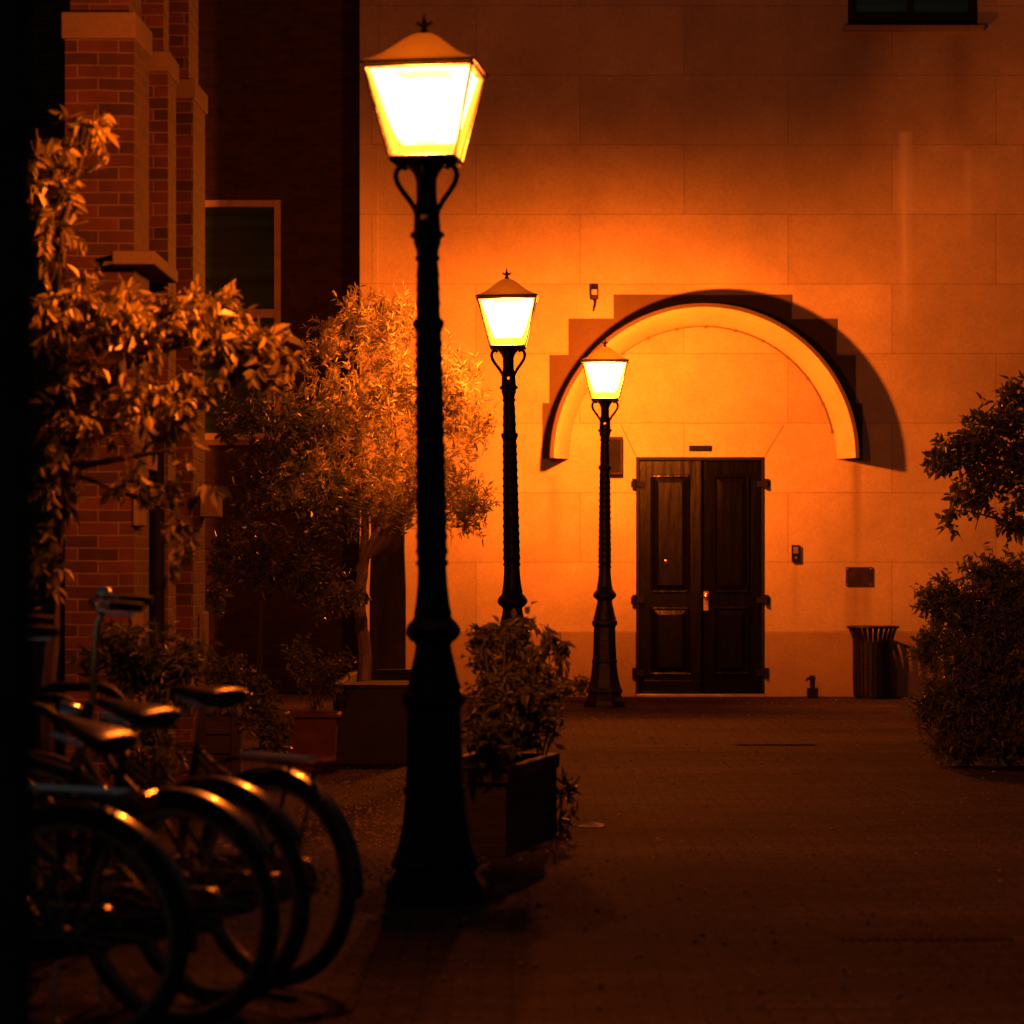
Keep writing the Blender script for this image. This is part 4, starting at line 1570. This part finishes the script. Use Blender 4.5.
    sr.build('springs', CHROME, sd_)
    # handlebar
    hbz = hb
    stem_top = Vector((0.845, 0, hbz - 0.03))
    hbm = MB()
    hbm.tube([hb1, Vector((0.862, 0, hbz - 0.08)), stem_top], 0.012, 10)
    for s in (-1, 1):
        hbm.tube([stem_top, (0.86, s * 0.07, hbz - 0.01), (0.87, s * 0.15, hbz + 0.02), (0.85, s * 0.215, hbz + 0.02), (0.80, s * 0.245, hbz + 0.01), (0.70, s * 0.25, hbz)], 0.011, 10)
    hbo = hbm.build('handlebar', CHROME, root)
    for s in (-1, 1):
        t = MB()
        t.tube([(0.80, s * 0.245, hbz + 0.01), (0.74, s * 0.25, hbz + 0.005), (0.685, s * 0.25, hbz)], [0.016, 0.018, 0.017], 10)
        t.build('grip', RUBBER, hbo)
        t = MB()
        t.tube([(0.85, s * 0.225, hbz + 0.015), (0.84, s * 0.27, hbz - 0.005), (0.77, s * 0.285, hbz - 0.02), (0.71, s * 0.29, hbz - 0.02)], [0.009, 0.008, 0.006, 0.006], 8)
        t.build('brake_lever', CHROME, hbo)
    t = MB()
    t.lathe([(0.001, 0.03), (0.018, 0.026), (0.027, 0.012), (0.028, 0.0), (0.006, -0.002), (0.006, -0.02)], 14, (0.85, -0.13, hbz + 0.03))
    t.build('bell', CHROME, hbo)
    t = MB()
    t.lathe([(0.012, -0.05), (0.03, -0.035), (0.042, 0.01), (0.046, 0.03), (0.03, 0.034)], 14)
    lo_ = t.build('headlamp', CHROME, hbo)
    lo_.location = (0.96, 0, 0.86)
    lo_.rotation_euler = (0, R(90), 0)
    # cranks, pedals, chain guard
    t = MB()
    t.tube([(BBx, -0.06, BBz), (BBx, 0.06, BBz)], 0.018, 10)
    t.tube([(BBx, -0.065, BBz), (BBx + 0.12, -0.075, BBz - 0.12)], 0.009, 8)
    t.tube([(BBx, 0.065, BBz), (BBx - 0.12, 0.075, BBz + 0.12)], 0.009, 8)
    cr = t.build('crank', STEEL, root)
    for (s, dx, dz) in ((-1, 0.12, -0.12), (1, -0.12, 0.12)):
        t = MB()
        t.box(BBx + dx - 0.045, BBx + dx + 0.045, min(s * 0.085, s * 0.175), max(s * 0.085, s * 0.175), BBz + dz - 0.012, BBz + dz + 0.012)
        t.build('pedal', RUBBER, cr, smooth=False, bevel=0.006)
    if chainguard:
        t = MB()
        n = 12
        out = [(BBx + 0.115 * math.cos(a), BBz + 0.115 * math.sin(a)) for a in [R(-80 + 170 * k / n) for k in range(n + 1)]]
        out += [(-0.06 + 0.06 * math.cos(a), hz + 0.07 * math.sin(a)) for a in [R(90 + 180 * k / n) for k in range(n + 1)]]
        m = len(out)
        vs = [(x, -0.085, z) for x, z in out] + [(x, -0.05, z) for x, z in out]
        fs = [tuple(range(m)), tuple(m + k for k in range(m))[::-1]] + [(k, m + k, m + (k + 1) % m, (k + 1) % m) for k in range(m)]
        t.add(vs, fs)
        t.build('chain_guard', paint, root, bevel=0.008)
    if rack:
        t = MB()
        zr = 0.755
        loop = [(0.16, 0.045, zr), (-0.16, 0.065, zr), (-0.20, 0.05, zr), (-0.215, 0.0, zr), (-0.20, -0.05, zr), (-0.16, -0.065, zr), (0.16, -0.045, zr)]
        t.tube(loop, 0.007, 8)
        t.tube([(0.16, 0.0, zr), (-0.21, 0, zr)], 0.006, 6)
        for x in (0.1, -0.02, -0.14):
            t.tube([(x, -0.062, zr), (x, 0.062, zr)], 0.005, 6)
        for s in (-1, 1):
            t.tube([(-0.13, s * 0.062, zr), (-0.02, s * 0.068, hz)], 0.007, 8)
            t.tube([(0.15, s * 0.045, zr), (0.27, s * 0.015, zr - 0.03)], 0.006, 8)
        rk = t.build('carrier', paint, root)
        t = MB()
        t.box(-0.25, -0.222, -0.04, 0.04, zr - 0.035, zr + 0.015)
        t.build('tail_light', REDLENS, rk, smooth=False, bevel=0.008)
        t = MB()
        t.tube([(0.14, -0.02, zr + 0.015), (-0.17, -0.022, zr + 0.013)], 0.004, 6)
        t.tube([(0.14, 0.02, zr + 0.015), (-0.17, 0.022, zr + 0.013)], 0.004, 6)
        t.build('spring_clamp', CHROME, rk)
    # turn the steered pieces about the head tube
    cs_, sn_ = math.cos(R(steer)), math.sin(R(steer))
    for ch in root.children:
        if ch.name.split('.')[0] in ('fork', 'front_wheel', 'front_mudguard', 'handlebar'):
            ch.rotation_euler = (0, 0, R(steer))
            ch.location = (0.91 - 0.91 * cs_, -0.91 * sn_, 0)
    # stand
    t = MB()
    t.tube([(0.40, 0.05, 0.28), (0.36, 0.13, 0.03), (0.34, 0.14, 0.012)], 0.009, 8)
    t.build('kickstand', STEEL, root)
    return root


def bike_loc(px, py):
    D = gd(py)
    return (gx(px, D), D, 0)


make_bike('bicycle with dark blue frame and rear carrier, its whole rear wheel in view', bike_loc(275, 986), R(141), lean=2, paint=BIKEBLUE, hb=1.24, sad=0.965, steer=42, wide=0.11)
make_bike('black bicycle second from the lamp post, its broad saddle in front of the hoops', bike_loc(216, 1006), R(150), lean=3, sad=0.93, hb=1.17, rack=False, steer=40, wide=0.125, tilt=9)
make_bike('dark green bicycle third from the lamp post with a shiny lit saddle edge', bike_loc(178, 1030), R(153), lean=3, paint=BIKEGREEN, saddlem=LEATHER, sad=0.895, hb=1.06, diamond=True, rack=False, steer=25, wide=0.125, tilt=16)
make_bike('black bicycle nearest the camera, nearly lost in the dark', bike_loc(74, 1056), R(164), lean=5, sad=0.80, hb=1.0, rack=True)

# bike rack hoops behind
for k, (px, D, wdt, hh, lab) in enumerate(((78, 12.0, 0.34, 0.94, 'black tubular bicycle hoop against the brick, widest of the three'), (52, 11.7, 0.22, 0.91, 'black tubular bicycle hoop in the middle of the three'), (30, 11.4, 0.22, 0.89, 'black tubular bicycle hoop nearest the dark pillar'))):
    t = MB()
    r = 0.10
    pts = [(-wdt / 2, 0, 0), (-wdt / 2, 0, hh - r)]
    pts += [(-wdt / 2 + r - r * math.cos(a), 0, hh - r + r * math.sin(a)) for a in [R(15 * q) for q in range(1, 7)]]
    pts += [(wdt / 2 - r + r * math.sin(a), 0, hh - r + r * math.cos(a)) for a in [R(15 * q) for q in range(0, 7)]]
    pts += [(wdt / 2, 0, 0)]
    t.tube(pts, 0.02, 10)
    o = t.build('bicycle_hoop', IRON)
    o.location = (gx(px, D), D, 0)
    tag(o, lab, 'bike rack', 'bicycle hoops behind the saddles')

# ------------------------------------------------------------------ drains in the paving
D0 = gd(938)
t = MB()
x0, x1 = gx(836, D0), gx(1012, D0)
t.box(x0, x1, D0 - 0.09, D0 + 0.09, 0.0, 0.003)
for k in range(20):
    xx = x0 + (x1 - x0) * (k + 0.5) / 20
    t.box(xx - 0.008, xx + 0.008, D0 - 0.07, D0 + 0.07, 0.0031, 0.006)
o = t.build('drain_grate', DRAINM, smooth=False)
tag(o, 'dark iron drain grate set in the paving at lower right', 'drain')
D0 = gd(745)
t = MB()
t.box(gx(735, D0), gx(816, D0), D0 - 0.1, D0 + 0.1, 0.0, 0.006)
t.box(gx(738, D0), gx(813, D0), D0 - 0.07, D0 + 0.07, 0.0062, 0.010)
o = t.build('drain_cover', DRAINM, smooth=False)
tag(o, 'narrow dark drain cover in the paving in front of the door', 'drain')

D0 = gd(827)
t = MB()
t.add([(-0.07, -0.05, 0.003), (0.06, -0.06, 0.004), (0.075, 0.04, 0.012), (0.0, 0.07, 0.022), (-0.065, 0.05, 0.006)], [(0, 1, 2, 3, 4)])
o = t.build('paper_scrap', mat('crumpled_paper', (0.5, 0.45, 0.4), rough=0.9), smooth=False)
o.location = (gx(591, D0), D0, 0.002)
md = o.modifiers.new('thick', 'SOLIDIFY')
md.thickness = 0.0015
tag(o, 'small pale scrap of paper lying on the paving right of the planter box', 'litter')

# grit and small stones lying on the paving
gv, gf = [], []
grng = np.random.default_rng(5)
def pebble(x, y, r):
    o_ = len(gv)
    h = r * (0.5 + 0.5 * grng.random())
    n = 6
    a0 = grng.random() * 6.28
    for k in range(n):
        q = r * (0.75 + 0.4 * grng.random())
        gv.append((x + q * math.cos(a0 + k * PI / 3), y + q * math.sin(a0 + k * PI / 3), 0.0))
    for k in range(n):
        q = r * 0.6 * (0.75 + 0.4 * grng.random())
        gv.append((x + q * math.cos(a0 + k * PI / 3), y + q * math.sin(a0 + k * PI / 3), h))
    gv.append((x, y, h * 1.15))
    for k in range(n):
        k2 = (k + 1) % n
        gf.append((o_ + k, o_ + k2, o_ + n + k2, o_ + n + k))
        gf.append((o_ + n + k, o_ + n + k2, o_ + 2 * n))
for _ in range(2600):
    yy = 13.6 + 8.0 * grng.random()
    xx = gx(300 + 190 * grng.random(), yy)
    pebble(xx, yy, 0.004 + 0.009 * grng.random() ** 2)
for _ in range(1500):
    yy = 10.0 + 23.0 * grng.random()
    xx = gx(330 + 680 * grng.random(), yy)
    pebble(xx, yy, 0.004 + 0.008 * grng.random() ** 2)
gme = bpy.data.meshes.new('gravel')
gme.from_pydata(gv, [], gf)
gme.materials.append(mat('grit_stone', (0.16, 0.12, 0.10), rough=0.6, var=0.5, scale=3))
gob = bpy.data.objects.new('gravel', gme)
COL.objects.link(gob)
gob.location = (0, 0, 0.001)
gob['kind'] = 'stuff'
